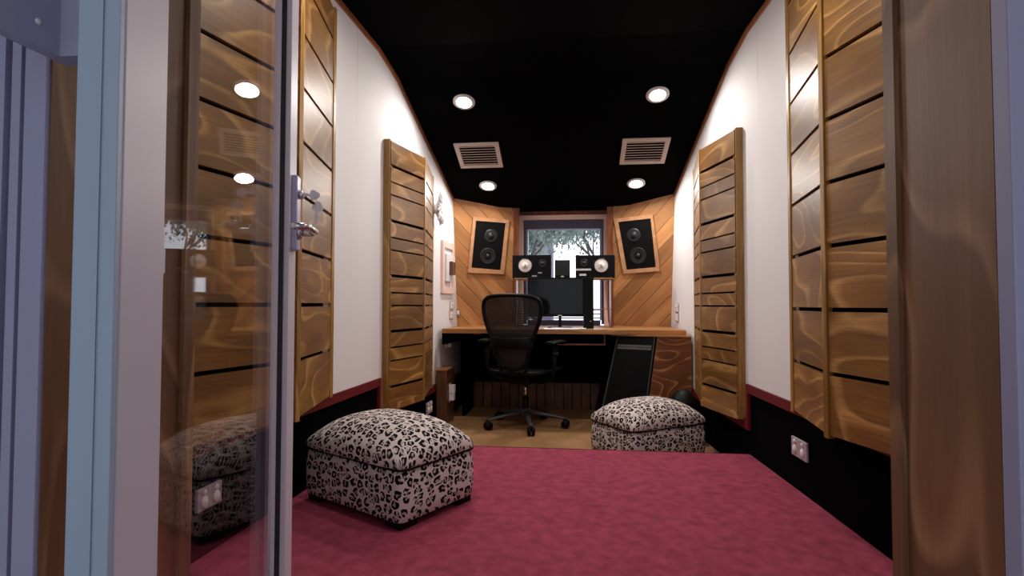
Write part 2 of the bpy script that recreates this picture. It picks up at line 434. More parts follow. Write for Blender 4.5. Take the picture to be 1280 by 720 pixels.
# lock plate and lever
pc = yi+.045
hz = onD(372, 289, .02).z
plz0 = onD(368, 312, .01).z; plz1 = onD(368, 217, .01).z; py0 = pc-.024; py1 = pc+.024
m = MB(); m.box((-.001, py0, plz0), (.016, py1, plz1), bv=.003)
pl = m.build('lock_plate', plain('lilac_lock_plate', (.40, .38, .55), .4, metal=.2), door)
m = MB(); m.tube([(.012, pc, hz), (.046, pc, hz), (.058, pc-.004, hz), (.064, pc-.016, hz), (.064, pc-.06, hz+.001), (.062, pc-.105, hz+.002), (.054, pc-.122, hz+.002), (.040, pc-.128, hz+.002), (.022, pc-.130, hz+.002)],
                 [.0105]*8+[.009], 12)
m.lathe([(0, 0), (.021, 0), (.021, .008), (.015, .011), (0, .011)], Matrix.Translation((.015, pc, hz)) @ Matrix.Rotation(R(90), 4, 'Y'), 20)
m.build('lever_handle', M['chrome'], door)
kz = onD(372, 240, .02).z
m = MB(); m.lathe([(0, 0), (.013, 0), (.013, .012), (.011, .014), (0, .014)], Matrix.Translation((.015, pc, kz)) @ Matrix.Rotation(R(90), 4, 'Y'), 18)
m.build('lock_cylinder', M['chrome'], door)
# keys
wm = Matrix.Translation((hinge.x, hinge.y, 0)) @ Matrix.Rotation(A, 4, 'Z')
kr = empty('key_bunch', wm @ Vector((.029, pc, kz)), A, 'pair of silver keys hanging from the lock of the open glass door', 'keys')
def keymesh(Mx):
    m = MB()
    # bow: ring of cloverleaf, then blade with teeth  (local: blade along +x, flat in xz)
    pts = []
    for k in range(24):
        a = 2*math.pi*k/24; r_ = .0125+.0018*math.cos(3*a); pts.append((.026+r_*math.cos(a), r_*math.sin(a)))
    m.prism(pts, lambda p, d: Mx @ Vector((p[0], d, p[1])), -.0012, .0012)
    m.prism([(.014, -.004), (.014, .004), (-.02, .004), (-.024, 0), (-.02, -.004), (-.015, -.002), (-.011, -.005), (-.006, -.002), (0, -.005), (.006, -.003)],
            lambda p, d: Mx @ Vector((p[0], d, p[1])), -.001, .001)
    return m
keymesh(Matrix.Scale(1.15, 4)).build('key', M['wplastic'], kr)
keymesh(Matrix.Translation((.036, 0, -.066)) @ Matrix.Rotation(R(-83), 4, 'Y') @ Matrix.Scale(1.2, 4)).build('key', M['wplastic'], kr)
m = MB(); m.tube([(.034+.0*k, .013*math.cos(2*math.pi*k/20), -.019+.017*math.sin(2*math.pi*k/20)) for k in range(20)], .0012, 6, closed=True)
m.build('key_ring', M['chrome'], kr)
# hinge bracket at the top of the opening (behind it the lining)
q = [onpl(x, y, (0, .575*KD, 0), (0, 1, 0)) for x, y in ((36, 52), (92, 80))]
hb = MB()
z0 = q[1].z
hb.prism([(-.515, .44), (-.503, .44), (-.498, .555), (-.47, .556), (-.462, .578), (-.515, .578)], lambda p, d: Vector((CAM.x+(p[0]-CAM.x)*KD, p[1]*KD, d)), z0, z0+.16)
hbo = hb.build('hinge_bracket', M['alu'], None); hbo.parent = fr
m = MB()
for x, z in ((.50, .06), (.53, .03), (.50, .11), (.53, .12)):
    m.lathe([(0, -.002), (.004, -.001), (.004, .003), (0, .003)], Matrix.Translation((CAM.x+(-.5005-CAM.x)*KD, x*KD, z0+z)) @ Matrix.Rotation(R(90), 4, 'Y'), 12)
m.build('screw', M['wplastic'], fr)

# ------------------------------------------------------------------ folded slatted panels on the side walls
def face(root, a, b, z0, z1, lines, seed, name='slats', th=.018, gap=.016, wide=None):
    a = Vector((a[0], a[1], 0)); b = Vector((b[0], b[1], 0)); w = (b-a).length
    ang = math.atan2(b.y-a.y, b.x-a.x)
    m = MB(); zs = [z0]+sorted(lines)+[z1]
    for i, (p, q) in enumerate(zip(zs, zs[1:])):
        g0 = gap/2 if i else 0; g1 = gap/2 if i < len(zs)-2 else 0
        if wide:
            g0 *= wide(i); g1 *= wide(i+1)
        m.box((0, -th/2, p+g0), (w, th/2, q-g1), board=seed+i*1.37)
    loc = Vector((a.x, a.y, 0))-root.location
    o = m.build(name, M['woodH'], root, loc=(loc.x, loc.y, 0), rot=(0, 0, ang))
    # dark backing behind the gaps
    n = Vector((-math.sin(ang), math.cos(ang), 0))
    return o, ang, w
def backing(root, pts, z0, z1):
    m = MB(); m.prism(pts, lambda p, d: Vector((p[0], p[1], d))-root.location, z0, z1)
    return m.build('backing', M['black'], root)
def post(root, x, y, w, d, ang, z0, z1, seed, mat='woodP', name='frame_post'):
    m = MB(); m.box((-w/2, -d/2, z0), (w/2, d/2, z1), bv=.0015, board=seed)
    return m.build(name, M[mat], root, loc=(x-root.location.x, y-root.location.y, 0), rot=(0, 0, ang))
# near pair
def near_panel(s, near, apex, far, z0, z1, lines, seed, label):
    t = empty('acoustic_panel', (s*apex[0], apex[1], 0), 0, label, 'acoustic panel')
    N_, A_, F_ = [(s*p[0], p[1]) for p in (near, apex, far)]
    face(t, N_, A_, z0, z1, lines, seed); face(t, A_, F_, z0, z1, lines, seed+20)
    o = .013
    backing(t, [(N_[0]+s*.03, N_[1]), (A_[0]+s*o, A_[1]), (F_[0]+s*.01, F_[1]-.03), (s*(WX(2.3)+.0), F_[1]-.03), (s*(WX(2.3)+.0), N_[1])], z0+.02, z1-.02)
    post(t, A_[0]-s*.004, A_[1], .026, .026, R(8)*s, z0-.012, z1+.01, seed+.3)
    post(t, F_[0]-s*.006, F_[1], .022, .026, 0, z0-.008, z1+.01, seed+.6)
    return t
ZR = [atY(1040, y, 2.10).z for y in (468, 384, 307, 226.5, 148)]
st = (ZR[-1]-ZR[0])/4; LN = [ZR[0]+st*k for k in range(0, 8) if ZR[0]+st*k < 2.40]
aR = atZ(1038, 539, .487); nR = atZ(1122, 565, .487); dR = (nR-aR); k = (WX(1.6)-aR.x)/dR.x
nearR = (aR.x+dR.x*k, aR.y+dR.y*k)
fR = onW(1, 998, 508); 
near_panel(1, nearR, (aR.x, aR.y), (WX(fR.y)-.012, fR.y), .474, 2.44, LN, 3.1, 'tall folded timber slat panel on the right wall nearest the doorway')
ZL = [atY(340, y, 2.0).z for y in (461.5, 381, 307, 232, 157)]
sl_ = .222; LL = [ZL[1]+sl_*k for k in range(-1, 8) if ZL[1]+sl_*k < 2.40]
near_panel(-1, (1.128, 1.57), (1.005, 2.06), (1.112, 2.60), .50, 2.44, LL, 9.4, 'tall folded timber slat panel on the left wall behind the open glass door')
# far pair
YS = [205.9, 226.5, 242.6, 275, 296, 312, 344.2, 365.6, 382, 414.6, 435.2, 452, 485]
L2 = sorted(atY(487, y, 3.30).z for y in YS)
def far_panel(s, seed, label):
    t = empty('acoustic_panel', (s*.946, 3.738, 0), 0, label, 'acoustic panel')
    a = (s*1.052, 3.312); b = (s*.946, 3.738); c = (s*1.03, 4.275)
    wd = lambda i: 1.35 if (i % 3) == 1 else .75
    face(t, a, b, .30, 1.985, L2, seed, gap=.014, wide=wd); face(t, b, c, .30, 1.985, L2, seed+20, gap=.014, wide=wd)
    backing(t, [(s*1.082, 3.37), (s*.968, 3.75), (s*1.03, 4.22), (s*1.04, 4.0)], .32, 1.96)
    post(t, s*1.074, 3.325, .052, .06, 0, .29, 1.995, seed+.2)
    post(t, s*.944, 3.738, .014, .03, -s*R(4), .285, 1.99, seed+.4)
    post(t, s*1.027, 4.282, .016, .024, 0, .285, 1.99, seed+.7)
    # bottom rail of the near face
    m = MB(); v = Vector((b[0]-a[0], b[1]-a[1], 0)); m.box((0, -.012, 0), (v.length, .012, .042), board=seed)
    m.build('bottom_rail', M['woodH'], t, loc=(a[0]-s*.946, a[1]-3.738-.004, .288), rot=(0, 0, math.atan2(v.y, v.x)))
    return t
far_panel(-1, 31.7, 'folded timber slat panel on the left wall, the one farther from the doorway')
far_panel(1, 47.3, 'folded timber slat panel on the right wall, the one farther from the doorway')

# ------------------------------------------------------------------ ceiling lights and vents
tilt = math.atan(CS)      # ceiling plane rotation about X
def light(p, sloped, label, power):
    t = empty('ceiling_light', p, 0, label, 'ceiling light', 'recessed ceiling downlights')
    t.rotation_euler = (tilt if sloped else 0, 0, 0)
    m = MB(); m.lathe([(.052, .0), (.078, .0), (.078, -.006), (.058, -.012), (.052, -.008), (.052, 0)], None, 40)
    m.build('trim_ring', M['wplastic'], t)
    m = MB(); m.lathe([(.0535, -.004), (.052, -.010), (.030, -.018), (0, -.020)], None, 32); m.build('diffuser', M['lamp'], t)
    ld = bpy.data.lights.new('lamp', 'AREA'); ld.shape = 'DISK'; ld.size = .13; ld.energy = power; ld.color = (1, .93, .87)
    ld.spread = R(180)
    lo = bpy.data.objects.new('lamp_glow', ld); COL.objects.link(lo); lo.parent = t; lo.location = (0, 0, -.026)
    return t
PW = 10
LT = [((580, 127), 'nearer downlight in the black ceiling, left of the air vents'), ((822, 118), 'nearer downlight in the black ceiling, right of centre'),
      ((610, 232), 'far left downlight, between the left vent and the planked back wall'), ((795, 229), 'far right downlight, between the right vent and the planked back wall')]
for (x, y), lb in LT: light(onC(x, y), True, lb, PW)

def vent(px, label):
    P = [onC(*p) for p in px]; c = sum(P, Vector())/4
    w = ((P[1]-P[0]).length+(P[2]-P[3]).length)/2; h = ((P[3]-P[0]).length+(P[2]-P[1]).length)/2
    t = empty('air_vent', c, 0, label, 'air vent', 'ceiling air vents'); t.rotation_euler = (tilt, 0, 0)
    m = MB(); b = .035
    m.box((-w/2, -h/2, -.012), (w/2, -h/2+b, 0), bv=.002); m.box((-w/2, h/2-b, -.012), (w/2, h/2, 0), bv=.002)
    m.box((-w/2, -h/2+b, -.012), (-w/2+b, h/2-b, 0), bv=.002); m.box((w/2-b, -h/2+b, -.012), (w/2, h/2-b, 0), bv=.002)
    m.build('frame', M['cream'], t)
    m = MB(); nb = 8
    for i in range(nb):
        y = -h/2+b+(h-2*b)*(i+.5)/nb
        m.box((-w/2+b, -.011, -.001), (w/2-b, .011, .0015), Matrix.Translation((0, y, -.006)) @ Matrix.Rotation(R(28), 4, 'X'))
    m.build('louvres', M['cream'], t)
    m = MB(); m.box((-w/2+b, -h/2+b, -.001), (w/2-b, h/2-b, .002)); m.build('duct', M['black'], t)
vent([(566, 179), (623, 177), (629, 208), (577, 209)], 'louvred cream air vent on the left side of the black ceiling')
vent([(778.5, 173.3), (839.4, 171), (829.8, 203), (774, 204.5)], 'louvred cream air vent on the right side of the black ceiling')

# ------------------------------------------------------------------ back wall
BY = 5.33
def baffle(s):
    # corner panel, leaning: top nearer than the bottom
    if s < 0: T0, T1 = (566, 249), (645, 263); B0, B1 = (576.5, 404), (642, 404.5)
    else: T0, T1 = (844, 241), (764.5, 262); B0, B1 = (838.5, 406), (765.5, 405)
    tl = Vector((s*WX(4.94), 4.94, 1.95)); tr_ = onC(*T1)
    bl = Vector((s*WX(5.13), 5.13, .74))
    nrm = (tr_-tl).cross(bl-tl).normalized()
    return tl, tr_, bl, nrm
def place(P, x, y, nrm): return onpl(x, y, P, nrm)
for s, nm in ((-1, 'left'), (1, 'right')):
    tl, tr_, bl, nrm = baffle(s)
    ex = (tr_-tl); ex.z = 0; ex.normalize()
    if nrm.dot(Vector((0, -1, 0))) < 0: nrm = -nrm
    ey = nrm.cross(ex); 
    if ey.z < 0: ey = -ey
    ex = ey.cross(nrm); ex = ex if ex.x*s < 0 else -ex      # ex points from the side wall to the window
    Mx = Matrix.Identity(4); ez = ex.cross(ey)
    for i, v in enumerate((ex, ey, ez)):
        for j in range(3): Mx[j][i] = v[j]
    Mx.translation = tl
    inv = Mx.inverted(); nl = 1 if (ez.dot(nrm) > 0) else -1
    def loc2(x, y): q = inv @ place(tl, x, y, nrm); return q.x, q.y
    px = {-1: [(642.5, 263), (641, 404)], 1: [(766, 262), (766, 405)]}[s]
    W0, W1 = loc2(*px[0])[0], loc2(*px[1])[0]
    H = 1.30
    m = MB(); pw = .118; k0 = -16; ang = R(45)
    # planks clipped to the quad: polygon clipping in 2d
    quad = [(-.05, .06), (W0, .06), (W1, -H), (-.05, -H)]
    def clip(poly, a, b, c):   # keep a*x+b*y>=c
        out = []
        for i in range(len(poly)):
            p, q = poly[i], poly[(i+1) % len(poly)]; dp = a*p[0]+b*p[1]-c; dq = a*q[0]+b*q[1]-c
            if dp >= 0: out.append(p)
            if dp*dq < 0:
                t = dp/(dp-dq); out.append((p[0]+(q[0]-p[0])*t, p[1]+(q[1]-p[1])*t))
        return out
    # grain runs from the wall side top to the window side bottom; object Y axis = grain
    g = Vector((math.cos(ang), -math.sin(ang)))          # along the plank
    h_ = Vector((math.sin(ang), math.cos(ang)))          # across
    for k in range(-14, 14):
        c0, c1 = k*pw+.0015, (k+1)*pw-.0015
        P = clip(clip(quad, h_.x, h_.y, c0), -h_.x, -h_.y, -c1)
        if len(P) >= 3:
            m.prism(P, lambda p, d: Vector((p[0]*h_.x+p[1]*h_.y, p[0]*g.x+p[1]*g.y, d)), 0, -nl*.02, board=k*1.9+s)
    Rm = Matrix.Identity(4)
    Rm[0][0], Rm[1][0] = h_.x, h_.y; Rm[0][1], Rm[1][1] = g.x, g.y; Rm[2][2] = 1
    bw = m.build('wall_back_'+nm, M['woodC'], None, M=Mx @ Rm); bw['kind'] = 'structure'
    # speaker flush in a light frame
    if s < 0:
        fo = [(591, 271), (636, 275), (629.5, 342.5), (584, 340.5)]; fi = [(594.5, 275.8), (631.5, 278.8), (625, 337.5), (588.8, 334.5)]
        tw, wf = (613.5, 295), (609.5, 320)
        lb = 'black two-way speaker set in the left planked corner of the back wall'
    else:
        fo = [(768, 273.5), (816.5, 268), (826, 338.5), (780, 342)]; fi = [(773.5, 277.5), (814, 273), (820.5, 333.8), (784, 337)]
        tw, wf = (792.5, 294), (798, 319.5)
        lb = 'black two-way speaker set in the right planked corner of the back wall'
    t = empty('wall_speaker', (0, 0, 0), 0, lb, 'speaker', 'speakers built into the back wall')
    c = place(tl, (fo[0][0]+fo[2][0])/2, (fo[0][1]+fo[2][1])/2, nrm); Mt = Mx.copy(); Mt.translation = c; t.matrix_world = Mt
    it = Mt.inverted()
    def l3(x, y): q = it @ place(tl, x, y, nrm); return (q.x, q.y)
    fo2 = [l3(*p) for p in fo]; fi2 = [l3(*p) for p in fi]
    m = MB()
    for i in range(4):
        j = (i+1) % 4
        m.prism([fo2[i], fo2[j], fi2[j], fi2[i]], lambda p, d: Vector((p[0], p[1], d)), -nl*.02, nl*.022, board=i)
    m.build('surround', M['woodL'], t)
    m = MB(); m.prism(fi2, lambda p, d: Vector((p[0], p[1], d)), -nl*.02, nl*.012); m.build('cabinet', M['bplastic'], t)
    for (q, r_, nm2) in ((tw, .058, 'tweeter'), (wf, .066, 'woofer')):
        a, b = l3(*q); Mq = Matrix.Translation((a, b, nl*.012)) @ (Matrix.Identity(4) if nl > 0 else Matrix.Rotation(math.pi, 4, 'X'))
        m = MB(); m.lathe([(r_*1.18, -.004), (r_*1.18, .004), (r_*1.05, .007), (r_, .004), (r_*.82, .008), (r_*.5, -.001), (r_*.34, .0), (r_*.3, .010), (r_*.12, .016), (0, .017)] if nm2 == 'woofer' else
                         [(r_*1.15, -.003), (r_*1.15, .004), (r_*.8, .002), (r_*.45, .001), (r_*.4, .008), (r_*.2, .016), (0, .018)], Mq, 28)
        m.build(nm2, M['grille'], t)
    # corner post beside the window
    m = MB()
    x0 = W0+.0; m.prism([(x0-.004, .0), (x0+.05, .0), (W1+.05, -H), (W1-.004, -H)], lambda p, d: Mx @ Vector((p[0], p[1], d)), nl*.008, -nl*.18, board=s)
    struct('trim_%d' % (12 if s < 0 else 13), m, M['woodO'])
# wall with the window
wy = 5.37
o0, o1 = atY(646, 269, wy), atY(762, 269, wy)
g0, g1 = atY(659, 285, wy), atY(750.5, 285, wy); gb = .80
X0, X1 = atY(648.5, 269, wy).x, atY(760.5, 269, wy).x; ZT = atY(704, 269, wy).z
gx0, gx1 = g0.x, g1.x; gt = g0.z
m = MB()
m.box((-1.1, wy+.01, FL), (1.1, wy+.13, .74)); m.box((-1.1, wy+.01, .7), (X0+.01, wy+.13, 2.0)); m.box((X1-.01, wy+.01, .7), (1.1, wy+.13, 2.0)); m.box((X0, wy+.01, ZT-.01), (X1, wy+.13, 2.0))
struct('wall_back', m, M['woodO'])
win = empty('window_1', ((X0+X1)/2, wy, .75), 0, kind='structure'); wl = win.location
def wb(m, a, b): m.box(Vector(a)-wl, Vector(b)-wl, bv=0); return m
m = MB(); b = .046
wb(m, (X0, wy-.02, ZT-b), (X1, wy+.03, ZT)); wb(m, (X0, wy-.02, .75), (X0+b, wy+.03, ZT-b)); wb(m, (X1-b, wy-.02, .75), (X1, wy+.03, ZT-b))
m.build('architrave', M['frost'], win)
m = MB()
wb(m, (X0+b, wy, gt), (X1-b, wy+.11, ZT-b)); wb(m, (X0+b, wy+.02, .76), (gx0-.012, wy+.11, gt)); wb(m, (gx1+.012, wy+.02, .76), (X1-b, wy+.11, gt)); wb(m, (gx0, wy+.02, .75), (gx1, wy+.11, .80))
m.build('dark_frame', M['frost2'], win)
m = MB()
wb(m, (gx0-.012, wy+.03, .8), (gx0+.004, wy+.12, gt)); wb(m, (gx1-.004, wy+.03, .8), (gx1+.012, wy+.12, gt)); wb(m, (gx0, wy+.03, gt-.012), (gx1, wy+.12, gt+.004))
for z in (.815, .855, .895): wb(m, (gx0, wy+.05, z), (gx1, wy+.09, z+.012))
m.build('sash', M['blueframe'], win)
m = MB(); wb(m, (gx0, wy+.06, .8), (gx1, wy+.066, gt)); m.build('pane', M['wpane'], win)

# ------------------------------------------------------------------ outside, seen through the window
m = MB(); m.box((-14, 5.65, -.5), (14, 30, -.45)); struct('ground', m, plain('outdoor_ground', (.35, .34, .3), .9, noise=.2))
def tree(x, y, h, cr, label, seed, nl=1500):
    rnd = random.Random(seed); t = empty('tree', (x, y, -.45), 0, label, 'tree')
    m = MB(); tips = []
    def br(p, d, L_, r_, dep):
        pts = [p]; q = p.copy(); dd = d.copy()
        for i in range(4):
            dd = (dd+Vector((rnd.uniform(-.18, .18), rnd.uniform(-.18, .18), rnd.uniform(-.05, .1)))).normalized(); q = q+dd*L_/4; pts.append(q.copy())
        m.tube(pts, [r_*(1-.12*i) for i in range(5)], 6)
        if dep == 0: tips.extend(pts[2:]); return
        for _ in range(3):
            nd = (dd+Vector((rnd.uniform(-.8, .8), rnd.uniform(-.8, .8), rnd.uniform(-.1, .5)))).normalized(); br(q, nd, L_*.68, r_*.55, dep-1)
    br(Vector((0, 0, 0)), Vector((0, 0, 1)), h*.42, h*.022, 3)
    m.build('trunk', M['bark'], t)
    m = MB()
    for i in range(nl):
        c = rnd.choice(tips)+Vector((rnd.gauss(0, cr), rnd.gauss(0, cr), rnd.gauss(0, cr*.8)))
        s_ = rnd.uniform(.035, .075); Mq = Matrix.Translation(c) @ Euler([rnd.uniform(0, 6.3) for _ in range(3)]).to_matrix().to_4x4()
        m._add([Mq @ Vector(v) for v in ((-s_, 0, 0), (0, -s_*.45, .004), (s_, 0, 0), (0, s_*.45, .004))], [(0, 1, 2, 3)])
    m.build('foliage', M['leaf'], t, recalc=False)
tree(-.85, 11.0, 3.5, .24, 'leafy tree outside the window, left half of the view', 3, 7500)
tree(1.15, 14.8, 4.3, .30, 'smaller leafy tree outside the window, right half of the view', 8, 7000)
# outbuilding outside
t = empty('garden_shed', (-.75, 16, -.45), 0, 'pale purple shed with a small window outside behind the tree', 'shed')
m = MB(); m.box((-.30, 0, 0), (.30, 1.2, 3.4), bv=.01); m.build('wall', plain('shed_wall', (.30, .26, .42), .8), t)
m = MB(); m.box((-.18, -.03, 2.75), (.18, .02, 3.15)); m.build('window', plain('shed_window', (.5, .5, .65), .3), t)

# ------------------------------------------------------------------ desk
DZ = .75
dk = empty('desk', (0, 4.9, FL), 0, 'long timber desktop across the back of the room under the window', 'desk'); dz = lambda z: z-FL
m = MB()
m.prism([(-1.0, 4.56), (-.985, 4.455), (.992, 4.446), (.992, 4.60), (.97, 5.42), (-.97, 5.42)], lambda p, d: Vector((p[0], p[1]-4.9, dz(d))), DZ-.036, DZ)
m.build('desktop', M['woodD'], dk)
m = MB(); m.box((-.98, 5.22-4.9, dz(.22)), (.98, 5.24-4.9, dz(.712))); m.build('modesty_panel', M['black'], dk)
m = MB(); m.box((-.99, -.42, dz(.62)), (-.955, .38, dz(.712))); m.build('apron', M['black'], dk)
m = MB(); p = atY(697, 430, 4.52); q = atY(757, 430, 4.52); m.box((p.x, 4.515-4.9, dz(p.z-.008)), (q.x, 4.54-4.9, dz(p.z+.004))); m.box((q.x-.012, 4.53-4.9, dz(p.z-.004)), (q.x-.004, 4.54-4.9, dz(.7145)))
m.build('keyboard_rail', M['woodO'], dk)
m = MB()
m.box((-.88, -.10, 0), (-.85, .30, dz(.712)))
m.build('support_panel', M['black'], dk)
# under-desk slatted timber at the back
m = MB()
for i in range(22):
    x = -.92+i*.085; m.box((x, 5.205, FL), (x+.075, 5.22, .21), board=i*.7)
struct('baseboard_back', m, M['woodB'])

# timber-fronted cabinet, right end of the desk
a0, a1 = atY(822, 421, 4.38), atY(867, 423, 4.38); zt = .70
lb0 = a0.x-.105
ct = empty('side_cabinet', ((a0.x+a1.x)/2, 4.6, FL), 0, 'dark stained cabinet with swirling grain under the right end of the desk', 'cabinet')
cl = ct.location
xr = min(a1.x, WX(4.60)-.006)
m = MB(); m.prism([(lb0, FL), (xr, FL), (xr, zt), (a0.x, zt)], lambda p, d: Vector((p[0], d, p[1]))-cl, 4.38, 4.40); m.build('front_panel', M['woodS'], ct)
m = MB(); m.prism([(lb0+.02, FL), (xr-.01, FL), (xr-.01, zt-.002), (a0.x+.02, zt-.002)], lambda p, d: Vector((min(p[0], WX(d)-.004), d, p[1]))-cl, 4.40, 5.0); m.build('carcass', M['woodB'], ct)
m = MB(); pA = atZ(772, 417.4, .712); m.prism([(.41, 4.50), (a0.x-.02, 4.40), (a0.x, 4.372), (xr, 4.372), (xr, 4.60), (.41, 4.7)], lambda p, d: Vector((p[0], p[1], d))-cl, .70, .7125); m.build('cabinet_top', M['woodD'], ct)
# equipment rack leaning back beside it
R0 = atY(771.5, 419, 4.53); R1 = atY(820.5, 422, 4.40)
B1 = Vector((lb0-.012, 4.365, FL)); B0 = atZ(747, 533, FL)
B0 = Vector((B0.x, min(B0.y, 4.47), FL))
rk = empty('equipment_rack', ((R0.x+R1.x)/2, 4.5, FL), 0, 'black sloping equipment rack with a perforated vent strip under the desk', 'equipment rack')
rl = rk.location
bk = Vector((-.01, .50, 0))
R0.z = R1.z = .692; R1.x = min(R1.x, a0.x-.014)
def rp(u, v, d=0):   # u across 0..1, v up 0..1
    a = B0.lerp(B1, u); b_ = R0.lerp(R1, u); nn = (B1-B0).cross(R0-B0).normalized()
    if nn.y > 0: nn = -nn
    return a.lerp(b_, v)+nn*d-rl
m = MB(); m.hexa([rp(0, 0), rp(1, 0), rp(1, 1), rp(0, 1)]+[rp(0, 0)+bk, rp(1, 0)+bk, rp(1, 1)+bk, rp(0, 1)+bk]); m.build('rack_case', M['bplastic'], rk)
m = MB()
for (u0, u1) in ((0, .03), (.97, 1)):
    m.hexa([rp(u0, 0, .004), rp(u1, 0, .004), rp(u1, 1, .004), rp(u0, 1, .004), rp(u0, 0, -.004), rp(u1, 0, -.004), rp(u1, 1, -.004), rp(u0, 1, -.004)])
m.build('rack_rail', M['darkmetal'], rk)
m = MB()
for i in range(2):
    v0, v1 = .08+i*.36, .40+i*.36
    m.hexa([rp(.05, v0, .008), rp(.95, v0, .008), rp(.95, v1, .008), rp(.05, v1, .008), rp(.05, v0, 0), rp(.95, v0, 0), rp(.95, v1, 0), rp(.05, v1, 0)])
m.build('rack_unit', M['bplastic'], rk)
m = MB()
for i in range(26):
    u0 = .07+i*.0335
    for j in range(2):
        v0 = .865+j*.028
        m.hexa([rp(u0, v0, .008), rp(u0+.014, v0, .008), rp(u0+.020, v0+.022, .008), rp(u0+.006, v0+.022, .008), rp(u0, v0, 0), rp(u0+.014, v0, 0), rp(u0+.020, v0+.022, 0), rp(u0+.006, v0+.022, 0)])
m.build('perforated_strip', plain('grey_vent_metal', (.3, .3, .3), .4), rk)

# wooden box on the floor at the left wall
t = empty('timber_box', (-1.0, 4.8, FL), 0, 'narrow brown timber box on the floor under the left end of the desk', 'box'); tl_ = t.location
TY = 4.40
bx0, bx1 = atY(542.5, 490, TY).x, atY(558.5, 490, TY).x; bx0 = max(bx0, -WX(TY)+.016)
bzt = atY(551, 463.5, TY).z
m = MB(); m.box(Vector((bx0, TY, FL))-tl_, Vector((bx1, 4.68, bzt))-tl_, bv=.003); m.build('case', M['woodB'], t)
m = MB(); m.box(Vector((bx0-.003, TY-.008, bzt))-tl_, Vector((bx1+.005, 4.68, bzt+.012))-tl_, bv=.002); m.build('lid', M['woodD'], t)
# white plug beside it
p = atY(565, 491, 4.50)
t = empty('power_adapter', p, 0, 'white boxy power adapter on the side of the brown timber box', 'power adapter')
m = MB(); m.box((-.018, -.03, -.002), (.026, .03, .068), bv=.004); m.box((-.016, -.025, -.06), (.022, .025, -.002), bv=.003); m.build('case', M['wplastic'], t)
m = MB(); m.box((-(p.x-bx1)+.003, -.035, -.075), (-.016, .035, .08), bv=.002); m.build('socket_plate', M['frost'], t)

# black bag on floor by cabinet
t = MB(); bm_ = bmesh.new(); bmesh.ops.create_icosphere(bm_, subdivisions=3, radius=1)
for v in bm_.verts:
    c = v.co; v.co = Vector((c.x*.125*(1-.12*c.z), c.y*.13, max(-.85, c.z)*.20+.17+.006*math.sin(9*c.x+5*c.y)))
t.merge(bm_, None, smooth=True)
o = t.build('black_bag', M['bplastic'], None, loc=(.905, 4.14, FL+.0))
tag(o, 'slumped black bag on the floor between the cabinet and the right wall', 'bag')

# ------------------------------------------------------------------ things on the desk
# bridge shelf
SY = 4.92
s0, s1 = atY(644, 348, SY), atY(765, 348, SY); sz = s0.z
bs = empty('shelf_riser', ((s0.x+s1.x)/2, SY, DZ), 0, 'thin timber riser shelf on the desk carrying the three small speakers', 'shelf'); bl_ = bs.location
m = MB(); m.box(Vector((s0.x, SY-.07, sz-.014))-bl_, Vector((s1.x, SY+.14, sz))-bl_, bv=.002); m.build('shelf_board', M['woodD'], bs)
for x in (s0.x, s1.x-.015):
    m = MB(); m.box(Vector((x, SY-.06, DZ))-bl_, Vector((x+.015, SY+.13, sz-.014))-bl_); m.build('upright', M['woodO'], bs)
m = MB(); pz = atY(750, 386, SY).z; m.box(Vector((atY(741, 386, SY).x, SY-.02, pz-.004))-bl_, Vector((s1.x-.015, SY-.01, pz+.003))-bl_); m.build('cross_bar', M['woodL'], bs)
def desk_speaker(x0, x1, y0, cone, tw, lb, mirror):
    a = atY(x0, y0, SY-.06); b = atY(x1, y0, SY-.06)
    t = empty('monitor_speaker', ((a.x+b.x)/2, SY-.06, sz), 0, lb, 'speaker', 'studio speakers lying on the riser shelf'); L0 = t.location
    w = b.x-a.x; h = a.z-sz
    m = MB(); m.box((-w/2, 0, 0), (w/2, .19, h), bv=.004); m.build('cabinet', M['bplastic'], t)
    c = atY(*cone, SY-.06)-L0; Mq = Matrix.Translation((c.x, -.001, c.z)) @ Matrix.Rotation(R(90), 4, 'X')
    r_ = .0605
    m = MB(); m.lathe([(r_+.006, 0), (r_+.006, .003), (r_, .005), (r_-.004, .001)], Mq, 36); m.build('driver_ring', M['grille'], t)
    m = MB(); m.lathe([(r_-.001, .001), (r_-.002, .0035), (r_*.86, .004), (r_*.45, .0012), (r_*.42, .003), (r_*.2, .007), (0, .008)], Mq, 36); cn = m.build('cone', M['cone'], t)
    m = MB()  # small emblem of crossed strokes on the cone
    for sx in (-1, 1):
        m.tube([(c.x, -.009, c.z-.004), (c.x+sx*.012, -.009, c.z-.022), (c.x+sx*.017, -.009, c.z-.024)], .0022, 6)
    m.tube([(c.x, -.010, c.z+.012), (c.x, -.010, c.z-.004)], .002, 6)
    m.build('emblem', M['grille'], t)
    c = atY(*tw, SY-.06)-L0; Mq = Matrix.Translation((c.x, 0, c.z)) @ Matrix.Rotation(R(90), 4, 'X')
    m = MB(); m.lathe([(.034, 0), (.034, .003), (.03, .0035), (.024, .001), (.014, .002), (.012, .006), (0, .010)], Mq, 28); m.build('tweeter', M['grille'], t)
    m = MB()
    if not mirror:
        for (x, y, ww, hh) in ((675, 341, .018, .006), (668, 345, .022, .006)): q = atY(x, y, SY-.06)-L0; m.box((q.x-ww, -.003, q.z-hh), (q.x+ww, .001, q.z+hh))
    else:
        for (x, y, ww, hh) in ((729, 337, .068, .008), (728.5, 343.5, .03, .009)): q = atY(x, y, SY-.06)-L0; m.box((q.x-ww, -.003, q.z-hh), (q.x+ww, .001, q.z+hh))
    m.build('label_strip', M['wplastic'] if mirror else plain('grey_label', (.35, .35, .38), .5), t)
